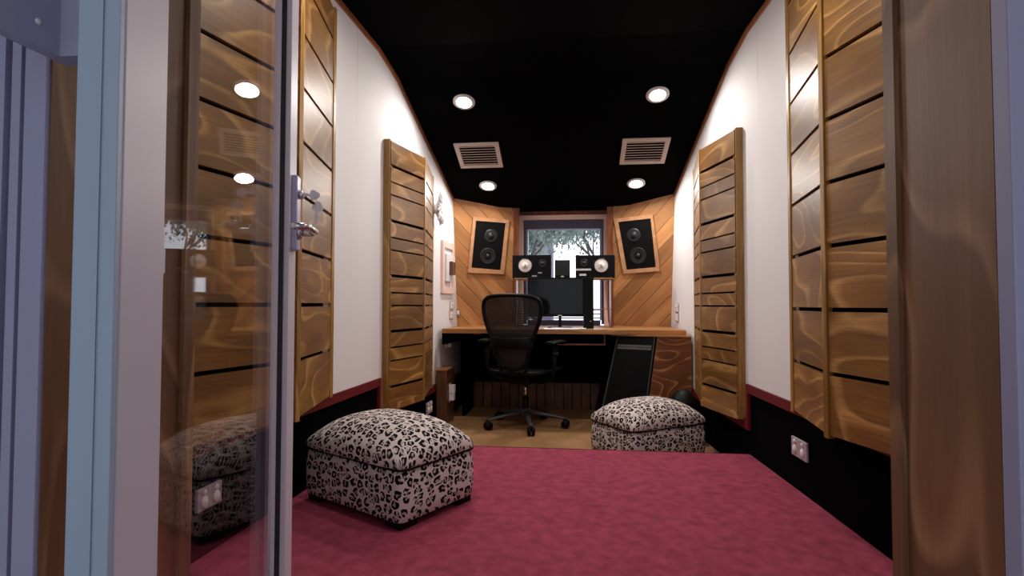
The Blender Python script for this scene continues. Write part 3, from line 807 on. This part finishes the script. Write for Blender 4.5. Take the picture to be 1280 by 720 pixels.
desk_speaker(640.5, 689, 319, (656.5, 332), (678, 329), 'black studio speaker with a white cone on the left of the riser shelf', False)
desk_speaker(719.5, 768.7, 319, (751.5, 332), (730, 328.5), 'black studio speaker with a white cone on the right of the riser shelf', True)
a = atY(693.5, 325, SY-.03); b = atY(712.5, 325, SY-.03)
t = empty('small_speaker', ((a.x+b.x)/2, SY-.03, sz), 0, 'small plain black speaker between the two white-coned speakers', 'speaker')
w = b.x-a.x; h = a.z-sz; m = MB(); m.box((-w/2, 0, 0), (w/2, .14, h), bv=.006); m.build('cabinet', M['bplastic'], t)
m = MB(); m.box((-w/2+.008, -.004, .022), (w/2-.008, .001, h-.008), bv=.002); m.build('grille', M['grille'], t)
m = MB(); m.lathe([(0, 0), (.016, 0), (.016, .003), (0, .003)], Matrix.Translation((0, 0, .013)) @ Matrix.Scale(.45, 4, (0, 0, 1)) @ Matrix.Rotation(R(90), 4, 'X'), 20); m.build('badge', M['wplastic'], t)

# computer monitor
MY = 4.78
a = atY(659.5, 347, MY); b = atY(741, 396, MY)
t = empty('computer_monitor', ((a.x+b.x)/2, MY, DZ), 0, 'wide black computer monitor on the desk below the small speakers', 'monitor'); w = b.x-a.x
z0, z1 = b.z-DZ, a.z-DZ
m = MB(); m.box((-w/2, 0, z0), (w/2, .035, z1), bv=.004); m.box((-w/4, .035, z0+.08), (w/4, .055, z1-.08), bv=.006); m.build('bezel', M['bplastic'], t)
m = MB(); m.box((-w/2+.014, -.002, z0+.024), (w/2-.014, .001, z1-.014)); m.build('screen', M['bgloss'], t)
m = MB(); m.box((-.013, .02, .01), (.013, .04, z0+.1)); m.build('stand_neck', M['bplastic'], t)
m = MB(); m.lathe([(0, 0), (.11, 0), (.11, .006), (.09, .010), (0, .012)], Matrix.Translation((0, .03, 0)) @ Matrix.Scale(.75, 4, (0, 1, 0)), 32); m.build('stand_base', M['bplastic'], t)
m = MB(); m.box((-.018, -.003, z0+.008), (.018, .0, z0+.015)); m.build('badge', M['wplastic'], t)
# dark box at its right end
a = atY(729, 347.5, MY-.04); b = atY(741.5, 404, MY-.04)
t = empty('computer_case', ((a.x+b.x)/2, MY-.04, DZ), 0, 'narrow upright black box at the right end of the computer monitor', 'computer'); w = b.x-a.x
m = MB(); m.box((-w/2, -.10, 0), (w/2, .03, a.z-DZ), bv=.004); m.build('case', M['bplastic'], t)
m = MB(); m.box((.01, -.103, .06), (.022, -.099, .066)); m.build('indicator', M['wplastic'], t)
# sheets of paper / keyboard
o = MB(); c = atZ(705, 406.6, DZ+.003)
o.box((-.16, -.09, 0), (.13, .06, .003), Matrix.Rotation(R(4), 4, 'Z')); o.box((-.10, -.06, .003), (.19, .07, .006), Matrix.Rotation(R(-5), 4, 'Z'))
o = o.build('paper_sheets', M['paper'], None, loc=(c.x, 4.60, DZ)); tag(o, 'white paper sheets lying flat on the desk in front of the monitor', 'paper')

# ------------------------------------------------------------------ outlets, switches, wall box
M['outplate'] = plain('mauve_white_plate', (.42, .35, .40), .4)
def plate_at(s, cpx, w, h, name, label, cat, group=None, kind='outlet', X=None, two=True):
    c = onW(s, *cpx) if X is None else onpl(cpx[0], cpx[1], (X, 0, 0), (1, 0, 0))
    ang = math.atan(.05 if c.y > 3.24 else .035)*s
    t = empty(name, c, 0, label, cat, group); t.rotation_euler = (0, 0, ang)
    m = MB(); m.box((-s*.012 - (0), -w/2, -h/2), (s*.0, w/2, h/2), bv=.003); m.build('plate', M['outplate'] if kind == 'outlet' else M['wplastic'], t)
    m = MB()
    if kind == 'outlet':
        for y in (-w/4, w/4):
            m.lathe([(0, 0), (.017, 0), (.015, .004), (0, .004)], Matrix.Translation((-s*.012, y, -h*.12)) @ Matrix.Scale(1.25, 4, (0, 0, 1)) @ Matrix.Rotation(R(-90*s), 4, 'Y'), 18)
            m.build('socket', M['cone'], t); m = MB()
            m.lathe([(0, 0), (.010, 0), (.009, .004), (0, .004)], Matrix.Translation((-s*.012, y, h*.30)) @ Matrix.Rotation(R(-90*s), 4, 'Y'), 14)
            m.build('socket_switch', M['cone'], t); m = MB()
    else:
        n = 2
        for i in range(n):
            z = h*(.22-.44*i); m.box((-s*.012, -w*.22, z-h*.12), (-s*.017, w*.22, z+h*.12), bv=.001)
        m.build('rocker', M['cone'], t)
    return t
plate_at(1, (1001.5, 561), .15, .084, 'power_outlet', 'white double power outlet low on the right wall above the pink carpet', 'power outlet')
plate_at(-1, (259, 620), .118, .074, 'power_outlet', 'white double power outlet low on the left wall seen through the glass door', 'power outlet')
plate_at(-1, (535.5, 509.5), .14, .09, 'power_outlet', 'white double power outlet low on the left wall beyond the leopard ottoman', 'power outlet')
c_ = onW(-1, 558, 431)
t = empty('plug_socket', c_, 0, 'small white socket on the left wall just under the end of the desk', 'socket')
m = MB(); m.box((0, -.05, -.03), (.014, .05, .03), bv=.003); m.build('plate', M['wplastic'], t)
m = MB(); m.box((.014, -.02, -.02), (.05, .02, .012), bv=.004); m.build('plug', M['wplastic'], t)
GS = 'outlined switch plates above the desk'
M['outl'] = plain('switch_outline', (.30, .20, .12), .5)
def switch(s, c, w, h, lb):
    t = plate_at(s, c, w, h, 'wall_switch', lb, 'switch', None, 'switch')
    m = MB(); m.box((0, -w/2-.008, -h/2-.006), (-s*.004, w/2+.008, h/2+.006)); m.build('rim', M['outl'], t); return t
switch(-1, (564, 382), .10, .065, 'upper switch plate on the left wall above the desk')
switch(-1, (563.5, 394), .10, .065, 'lower switch plate on the left wall just above the desk')
switch(1, (847, 385), .08, .065, 'upper switch plate on the right wall above the desk')
switch(1, (847, 397), .08, .065, 'lower switch plate on the right wall just above the desk')
# switch on the planked wall
tl, tr_, bl, nrm = baffle(-1)
c = onpl(572.5, 390.5, tl, nrm)
t = empty('wall_switch', c-Vector((0, .005, 0)), R(22), 'small brown rimmed switch on the left planked wall beside the desk corner', 'switch')
m = MB(); m.box((-.018, -.012, -.035), (.018, .0, .035), bv=.002); m.build('plate', M['outl'], t)
m = MB(); m.box((-.010, -.016, -.018), (.010, -.012, .018), bv=.001); m.build('rocker', M['cone'], t)
# framed white box on the left wall
ya, yb, za, zb = 4.56, 4.93, 1.05, 1.505
ym = (ya+yb)/2; xw = -WX(ym)
t = empty('wall_box', (xw, ym, (za+zb)/2), -math.atan(.05), 'white wall box in a pale timber frame with a dark opening on the left wall', 'wall box')
hw, hh = (yb-ya)/2, (zb-za)/2; f_ = .055
m = MB(); m.box((0, -hw, hh-f_), (.022, hw, hh)); m.box((0, -hw, -hh), (.022, hw, -hh+f_)); m.box((0, -hw, -hh+f_), (.022, -hw+f_, hh-f_)); m.box((0, hw-f_, -hh+f_), (.022, hw, hh-f_)); m.build('frame', M['frost'], t)
m = MB(); m.box((0, -hw+f_, -hh+f_), (.006, hw-f_, hh-f_)); m.build('back_board', M['wall'], t)
m = MB(); m.box((.006, -.12, -.125), (.035, .10, .12), bv=.004); m.build('white_case', M['wplastic'], t)
m = MB(); m.box((.030, -.035, -.06), (.06, .085, .055), bv=.003); m.build('dark_opening', M['woodB'], t)
# white leafy ornament on the left wall
p = onW(-1, 542.5, 262)
t = empty('wall_ornament', p, 0, 'white leaf-like ornament fixed high on the left wall beyond the slat panel', 'ornament')
m = MB(); rnd = random.Random(4)
for i in range(13):
    a = i*2*math.pi/13+rnd.uniform(-.15, .15); L_ = rnd.uniform(.075, .11)*(1.35 if abs(math.sin(a)) > .7 else .9); d = Vector((0, math.cos(a), math.sin(a)))
    pts = [Vector((.01, 0, 0))+d*L_*f+Vector((.05*math.sin(f*2.2), 0, 0)) for f in (0, .35, .7, 1)]
    m.tube(pts, [(.016, .010), (.024, .010), (.020, .008), (.004, .003)], 8)
m.build('petals', M['wplastic'], t)
m = MB(); m.lathe([(0, 0), (.035, 0), (.032, .03), (.018, .045), (0, .048)], Matrix.Rotation(R(90), 4, 'Y'), 20); m.build('boss', M['wplastic'], t)

# ------------------------------------------------------------------ ottomans
def rrect(hx, hy, r_, n=6):
    P = []
    for cx, cy, a0 in ((hx-r_, hy-r_, 0), (-hx+r_, hy-r_, 90), (-hx+r_, -hy+r_, 180), (hx-r_, -hy+r_, 270)):
        for k in range(n+1):
            a = R(a0+90*k/n); P.append((cx+r_*math.cos(a), cy+r_*math.sin(a)))
    # fill long sides
    Q = []
    for i in range(len(P)):
        p, q = P[i], P[(i+1) % len(P)]; Q.append(p); d = math.hypot(q[0]-p[0], q[1]-p[1])
        if d > .06:
            k = int(d/.03)
            for j in range(1, k): Q.append((p[0]+(q[0]-p[0])*j/k, p[1]+(q[1]-p[1])*j/k))
    return Q
def ring_mesh(name, rings, parent, cap_top=True, cap_bot=True, uvfn=None):
    bm = bmesh.new(); uv = bm.loops.layers.uv.new('uv'); n = len(rings[0]); V = [[bm.verts.new(p) for p in r_] for r_ in rings]
    per = [0]
    for k in range(n):
        p, q = Vector(rings[0][k]), Vector(rings[0][(k+1) % n]); per.append(per[-1]+(q-p).length)
    zz = [0]
    for i in range(1, len(rings)): zz.append(zz[-1]+(Vector(rings[i][0])-Vector(rings[i-1][0])).length)
    for i in range(len(rings)-1):
        for k in range(n):
            k2 = (k+1) % n; f = bm.faces.new((V[i][k], V[i][k2], V[i+1][k2], V[i+1][k])); f.smooth = True
            for l, (pp, z) in zip(f.loops, ((per[k], zz[i]), (per[k+1], zz[i]), (per[k+1], zz[i+1]), (per[k], zz[i+1]))): l[uv].uv = (pp, z)
    for cap, i in ((cap_bot, 0), (cap_top, -1)):
        if cap:
            f = bm.faces.new(V[i] if i else V[i][::-1]); f.smooth = True
            for l in f.loops: l[uv].uv = (l.vert.co.x, l.vert.co.y)
    me = bpy.data.meshes.new(name); bm.to_mesh(me); bm.free(); me.materials.append(M['leo'])
    o = bpy.data.objects.new(name, me); COL.objects.link(o); o.parent = parent; return o
def make_ottoman():
    t = empty('ottoman'); hx, hy = .305, .215
    base = rrect(hx, hy, .035)
    rings = []
    for z, k in ((.028, -.006), (.032, 0), (.08, .004), (.15, .004), (.20, 0), (.222, -.006)):
        rings.append([(x+(k if x > 0 else -k), y+(k if y > 0 else -k), z) for x, y in base])
    ring_mesh('body', rings, t)
    m = MB(); m.tube([(x*1.004, y*1.004, .226) for x, y in base], .006, 8, closed=True); m.build('piping', M['bplastic'], t)
    # domed cushion: grid with soft shoulders
    bm = bmesh.new(); uv = bm.loops.layers.uv.new('uv'); nx, ny = 36, 28; G = []
    def P(i, j):
        u, v = -1+2*i/nx, -1+2*j/ny
        # square to rounded square
        sx = u*(1-.05*abs(v)**6*abs(u)**6); sy = v*(1-.05*abs(u)**6*abs(v)**6)
        e = max(abs(u), abs(v))
        h = ((1-abs(u)**2.6)*(1-abs(v)**2.6))
        z = .232+.145*(max(h, 0)**.47)
        bulge = .010*math.exp(-((e-.93)/.06)**2)
        x = sx*(hx+.006); y = sy*(hy+.006)
        return Vector((x+(bulge if u > 0 else -bulge)*abs(u)**4, y+(bulge if v > 0 else -bulge)*abs(v)**4, z))
    # crowd samples toward the rim for a full shoulder
    def remap(k, n): a = -1+2*k/n; return math.copysign(1-(1-abs(a))**1.6, a)
    for i in range(nx+1):
        row = []
        for j in range(ny+1):
            u, v = remap(i, nx), remap(j, ny); row.append(bm.verts.new(P((u+1)/2*nx, (v+1)/2*ny)))
        G.append(row)
    def arc(line):
        a = [0]
        for p, q in zip(line, line[1:]): a.append(a[-1]+(p.co-q.co).length)
        return a
    AX = [arc([G[i][j] for i in range(nx+1)]) for j in range(ny+1)]; AY = [arc([G[i][j] for j in range(ny+1)]) for i in range(nx+1)]
    for i in range(nx):
        for j in range(ny):
            ids = ((i, j), (i+1, j), (i+1, j+1), (i, j+1))
            f = bm.faces.new([G[a][b] for a, b in ids]); f.smooth = True
            for l, (a, b) in zip(f.loops, ids): l[uv].uv = (AX[b][a]-AX[b][nx//2]+.81, AY[a][b]-AY[a][ny//2]+.67)
    # skirt down
    edge = [G[i][0] for i in range(nx)]+[G[nx][j] for j in range(ny)]+[G[i][ny] for i in range(nx, 0, -1)]+[G[0][j] for j in range(ny, 0, -1)]
    low = [bm.verts.new((v.co.x*.985, v.co.y*.985, .226)) for v in edge]
    for k in range(len(edge)):
        k2 = (k+1) % len(edge); f = bm.faces.new((low[k], low[k2], edge[k2], edge[k])); f.smooth = True
        for l in f.loops: c = l.vert.co; l[uv].uv = (c.x*1.12+.31, c.y*1.12+.77+c.z)
    bm.faces.new(low[::-1])
    me = bpy.data.meshes.new('cushion'); bm.to_mesh(me); bm.free(); me.materials.append(M['leo'])
    o = bpy.data.objects.new('cushion', me); COL.objects.link(o); o.parent = t
    for sx in (-1, 1):
        for sy in (-1, 1):
            m = MB(); m.box((sx*(hx-.10), sy*(hy-.10), 0), (sx*(hx-.012), sy*(hy-.012), .03), bv=.004); m.build('foot', M['bplastic'], t)
    m = MB(); m.box((-hx+.03, -hy+.03, .012), (hx-.03, hy-.03, .029)); m.build('plinth', M['bplastic'], t)
    return t
ot = make_ottoman()
def put_otto(o, L_, F_, R_, z, long_left):
    L_, F_, R_ = [Vector((*p, 0)) for p in (L_, F_, R_)]
    c = (L_+R_)/2
    d = (F_-L_) if long_left else (R_-F_)
    o.location = (c.x, c.y, z); o.rotation_euler = (0, 0, math.atan2(d.y, d.x))
put_otto(ot, (-1.082, 2.30), (-.55, 1.995), (-.325, 2.345), RUG, True)
tag(ot, 'leopard print storage ottoman on the pink carpet by the left wall, the nearer one', 'ottoman', 'leopard print ottomans')
ot2 = copy_tree(ot)
put_otto(ot2, (.235, 3.63), (.505, 3.37), (.925, 3.71), FL, False)
ot2.rotation_euler.z = R(33)
tag(ot2, 'leopard print storage ottoman on the tan floor by the right wall, the farther one', 'ottoman', 'leopard print ottomans')

# ------------------------------------------------------------------ office chair
ch = empty('office_chair', (-.285, 4.44, FL), R(-20), 'black mesh-backed swivel office chair on castors at the desk', 'office chair')
def mesh_fabric():
    m, nt, out = newmat('chair_mesh'); L = nt.links.new
    d = nt.nodes.new('ShaderNodeBsdfPrincipled'); d.inputs['Base Color'].default_value = (.008, .008, .009, 1); d.inputs['Roughness'].default_value = .6
    tr = nt.nodes.new('ShaderNodeBsdfTransparent'); mx = nt.nodes.new('ShaderNodeMixShader')
    tc = nt.nodes.new('ShaderNodeTexCoord'); w1 = nt.nodes.new('ShaderNodeTexWave'); w1.bands_direction = 'Z'; w1.inputs['Scale'].default_value = 34
    w2 = nt.nodes.new('ShaderNodeTexWave'); w2.bands_direction = 'X'; w2.inputs['Scale'].default_value = 34
    L(tc.outputs['Object'], w1.inputs['Vector']); L(tc.outputs['Object'], w2.inputs['Vector'])
    mu = nt.nodes.new('ShaderNodeMath'); mu.operation = 'MULTIPLY'; L(w1.outputs['Fac'], mu.inputs[0]); L(w2.outputs['Fac'], mu.inputs[1])
    gt_ = nt.nodes.new('ShaderNodeMath'); gt_.operation = 'GREATER_THAN'; gt_.inputs[1].default_value = .86; L(mu.outputs[0], gt_.inputs[0])
    L(gt_.outputs[0], mx.inputs[0]); L(d.outputs[0], mx.inputs[1]); L(tr.outputs[0], mx.inputs[2]); L(mx.outputs[0], out.inputs[0]); return m
M['mesh'] = mesh_fabric()
def smoothpts(ctrl, n=8, closed=True):
    P = [Vector(p) for p in ctrl]; out = []; k = len(P)
    for i in range(k if closed else k-1):
        p0, p1, p2, p3 = (P[(i-1) % k], P[i], P[(i+1) % k], P[(i+2) % k]) if closed else (P[max(i-1, 0)], P[i], P[i+1], P[min(i+2, k-1)])
        for j in range(n):
            t = j/n; out.append(.5*((2*p1)+(p2-p0)*t+(2*p0-5*p1+4*p2-p3)*t*t+(3*p1-p0-3*p2+p3)*t**3))
    if not closed: out.append(P[-1])
    return out
# backrest frame: wide at the top, narrow at the bottom, wrapping
def bp(x, z):   # back surface: y from height and x
    t = (z-.46)/.60
    return Vector((x, -.235-.075*t-.05*math.sin(t*2.6)*.3+.10*(x/.25)**2*.5, z))
ctrl = [(-.12, 1.055), (.12, 1.055), (.22, 1.03), (.250, .965), (.232, .86), (.185, .74), (.140, .62), (.105, .52), (.0, .485), (-.105, .52), (-.140, .62), (-.185, .74), (-.232, .86), (-.250, .965), (-.22, 1.03)]
loop = smoothpts([bp(x, z) for x, z in ctrl], 5)
m = MB(); m.tube(loop, .0155, 10, closed=True); m.build('back_frame', M['bplastic'], ch)
m = MB(); n = len(loop)
rings = []
cz = .79
for k in range(7):
    f = 1-k/7.0
    rings.append([bp(p.x*f, cz+(p.z-cz)*f)+Vector((0, -.0, 0)) for p in loop])
vs = [v for r_ in rings for v in r_]+[bp(0, cz)]; fs = []
for i in range(6):
    for k in range(n): fs.append((i*n+k, i*n+(k+1) % n, (i+1)*n+(k+1) % n, (i+1)*n+k))
for k in range(n): fs.append((6*n+k, 6*n+(k+1) % n, 7*n))
m._add(vs, fs, smooth=True); m.build('backrest', M['mesh'], ch)
m = MB(); m.tube(smoothpts([bp(-.17, .70)+Vector((0, -.02, 0)), bp(-.08, .69)+Vector((0, -.03, 0)), bp(.08, .69)+Vector((0, -.03, 0)), bp(.17, .70)+Vector((0, -.02, 0))], 5, False), [(.045, .008)]*16, 10)
m.build('lumbar_pad', M['bplastic'], ch)
m = MB()
for sx in (-1, 1):
    m.tube(smoothpts([(sx*.17, -.27, .70), (sx*.14, -.26, .58), (sx*.10, -.22, .47), (sx*.05, -.12, .40), (sx*.03, 0, .37)], 5, False), .013, 8)
m.build('back_support', M['bplastic'], ch)
# seat
sc_ = [(-.21, -.20, .46), (.0, -.225, .45), (.21, -.20, .46), (.255, -.02, .47), (.25, .16, .465), (.17, .245, .44), (0, .255, .435), (-.17, .245, .44), (-.25, .16, .465), (-.255, -.02, .47)]
sl = smoothpts(sc_, 5); m = MB(); m.tube(sl, .016, 10, closed=True); m.build('seat_frame', M['bplastic'], ch)
m = MB(); n = len(sl); c0 = Vector((0, 0, .445)); vs = []; fs = []
for k in range(6):
    f = 1-k/6
    for p in sl: q = c0+(p-c0)*f; q.z = .445+(p.z-.445)*f*f; vs.append(q)
vs.append(c0)
for i in range(5):
    for k in range(n): fs.append((i*n+k, i*n+(k+1) % n, (i+1)*n+(k+1) % n, (i+1)*n+k))
for k in range(n): fs.append((5*n+k, 5*n+(k+1) % n, 6*n))
m._add(vs, fs, smooth=True); m.build('seat', M['mesh'], ch)
for sx in (-1, 1):
    m = MB(); m.tube(smoothpts([(sx*.05, -.02, .375), (sx*.20, -.06, .385), (sx*.275, -.10, .44), (sx*.295, -.11, .54), (sx*.295, -.08, .66)], 5, False), [(.02, .013)]*21, 10)
    m.lathe([(0, 0), (.02, 0), (.02, .03), (0, .03)], Matrix.Translation((sx*.295, -.105, .60)) @ Matrix.Rotation(R(90*sx), 4, 'Y'), 14)
    m.build('arm_post', M['bplastic'], ch)
    m = MB(); m.tube(smoothpts([(sx*.29, -.20, .688), (sx*.295, -.17, .694), (sx*.30, -.05, .697), (sx*.29, .05, .69), (sx*.285, .075, .68)], 4, False), [(.008, .022)]+[(.016, .045)]*15+[(.008, .024)], 12)
    m.build('armrest', M['bplastic'], ch)
m = MB(); m.box((-.09, -.14, .355), (.09, .13, .405), bv=.015); m.box((.09, -.02, .372), (.20, -.005, .386), bv=.003); m.build('tilt_mechanism', M['bplastic'], ch)
m = MB(); m.tube([(0, 0, .10), (0, 0, .24)], .026, 14); m.build('gas_cylinder', M['bplastic'], ch)
m = MB(); m.tube([(0, 0, .22), (0, 0, .36)], .013, 14); m.build('piston', M['chrome'], ch)
m = MB(); m.lathe([(0, .075), (.04, .075), (.05, .09), (.045, .13), (.03, .145), (0, .145)], None, 24); m.build('hub', M['darkmetal'], ch)
for k in range(5):
    a = R(-6-72*k+20)
    d = Vector((math.cos(a), math.sin(a), 0))
    m = MB(); m.tube([d*.03+Vector((0, 0, .118)), d*.15+Vector((0, 0, .105)), d*.30+Vector((0, 0, .082)), d*.335+Vector((0, 0, .076))], [(.020, .026), (.016, .022), (.012, .018), (.009, .014)], 10)
    lg = m.build('base_leg', M['darkmetal'], ch)
    m = MB(); c = d*.325; q = Vector((-d.y, d.x, 0)); rr = Matrix.Rotation(math.atan2(q.y, q.x), 4, 'Z')
    for sgn in (-1, 1):
        Mq = Matrix.Translation(c+q*sgn*.006+Vector((0, 0, .034))) @ rr @ Matrix.Rotation(R(90*sgn), 4, 'Y')
        m.lathe([(0, 0), (.034, 0), (.034, .014), (.029, .022), (0, .023)], Mq, 22)
    m.tube([c+Vector((0, 0, .035)), c+Vector((0, 0, .08))], .007, 8)
    m.build('castor', M['bplastic'], lg)

# ------------------------------------------------------------------ unseen roof and side slabs added to cut daylight at the doorway; lights
m = MB(); m.box((-2.2, -1.8, 2.60), (2.2, .60, 2.68)); struct('porch_roof', m, plain('porch_roof_paint', (.5, .5, .52), .8))
m = MB(); m.box((-2.2, -1.8, -.2), (2.2, .58, -.1)); struct('porch_floor', m, plain('porch_paving', (.25, .25, .28), .9))
for s, nm in ((-1, 'left'), (1, 'right')):
    m = MB(); m.box((s*1.9, -1.8, -.1), (s*2.0, .6, 2.60)); struct('wall_porch_'+nm, m, plain('porch_wall_'+nm, (.35, .36, .42), .8))
# unseen near pair of downlights, added to account for light on panels and ottoman
light(Vector((-.6, 2.05, 2.53)), False, 'flush downlight in the flat black ceiling above the left ottoman', PW*.8)
light(Vector((.6, 2.05, 2.53)), False, 'flush downlight in the flat black ceiling above the right near panel', PW*.8)

w = bpy.data.worlds.new('world'); scn.world = w; w.use_nodes = True; nt = w.node_tree; nt.nodes.clear()
ow = nt.nodes.new('ShaderNodeOutputWorld'); bg = nt.nodes.new('ShaderNodeBackground')
tc = nt.nodes.new('ShaderNodeTexCoord'); nz = nt.nodes.new('ShaderNodeTexNoise'); nz.inputs['Scale'].default_value = 3
nt.links.new(tc.outputs['Generated'], nz.inputs['Vector'])
mx = nt.nodes.new('ShaderNodeMix'); mx.data_type = 'RGBA'; mx.inputs[6].default_value = (.72, .80, 1, 1); mx.inputs[7].default_value = (1, 1, 1, 1)
nt.links.new(nz.outputs['Fac'], mx.inputs[0]); nt.links.new(mx.outputs[2], bg.inputs[0])
# the open sky over the garden (ahead) is far brighter than the shaded yard behind the camera
sx = nt.nodes.new('ShaderNodeSeparateXYZ'); nt.links.new(tc.outputs['Generated'], sx.inputs[0])
mr = nt.nodes.new('ShaderNodeMapRange'); mr.interpolation_type = 'SMOOTHSTEP'
for i, v in ((1, -.1), (2, .9), (3, .95), (4, 3.0)): mr.inputs[i].default_value = v
nt.links.new(sx.outputs['Y'], mr.inputs[0]); nt.links.new(mr.outputs[0], bg.inputs[1])
nt.links.new(bg.outputs[0], ow.inputs[0])

vs_ = scn.view_settings; vs_.view_transform = 'Standard'; vs_.look = 'None'; vs_.exposure = 0; vs_.gamma = 1; vs_.use_curve_mapping = False
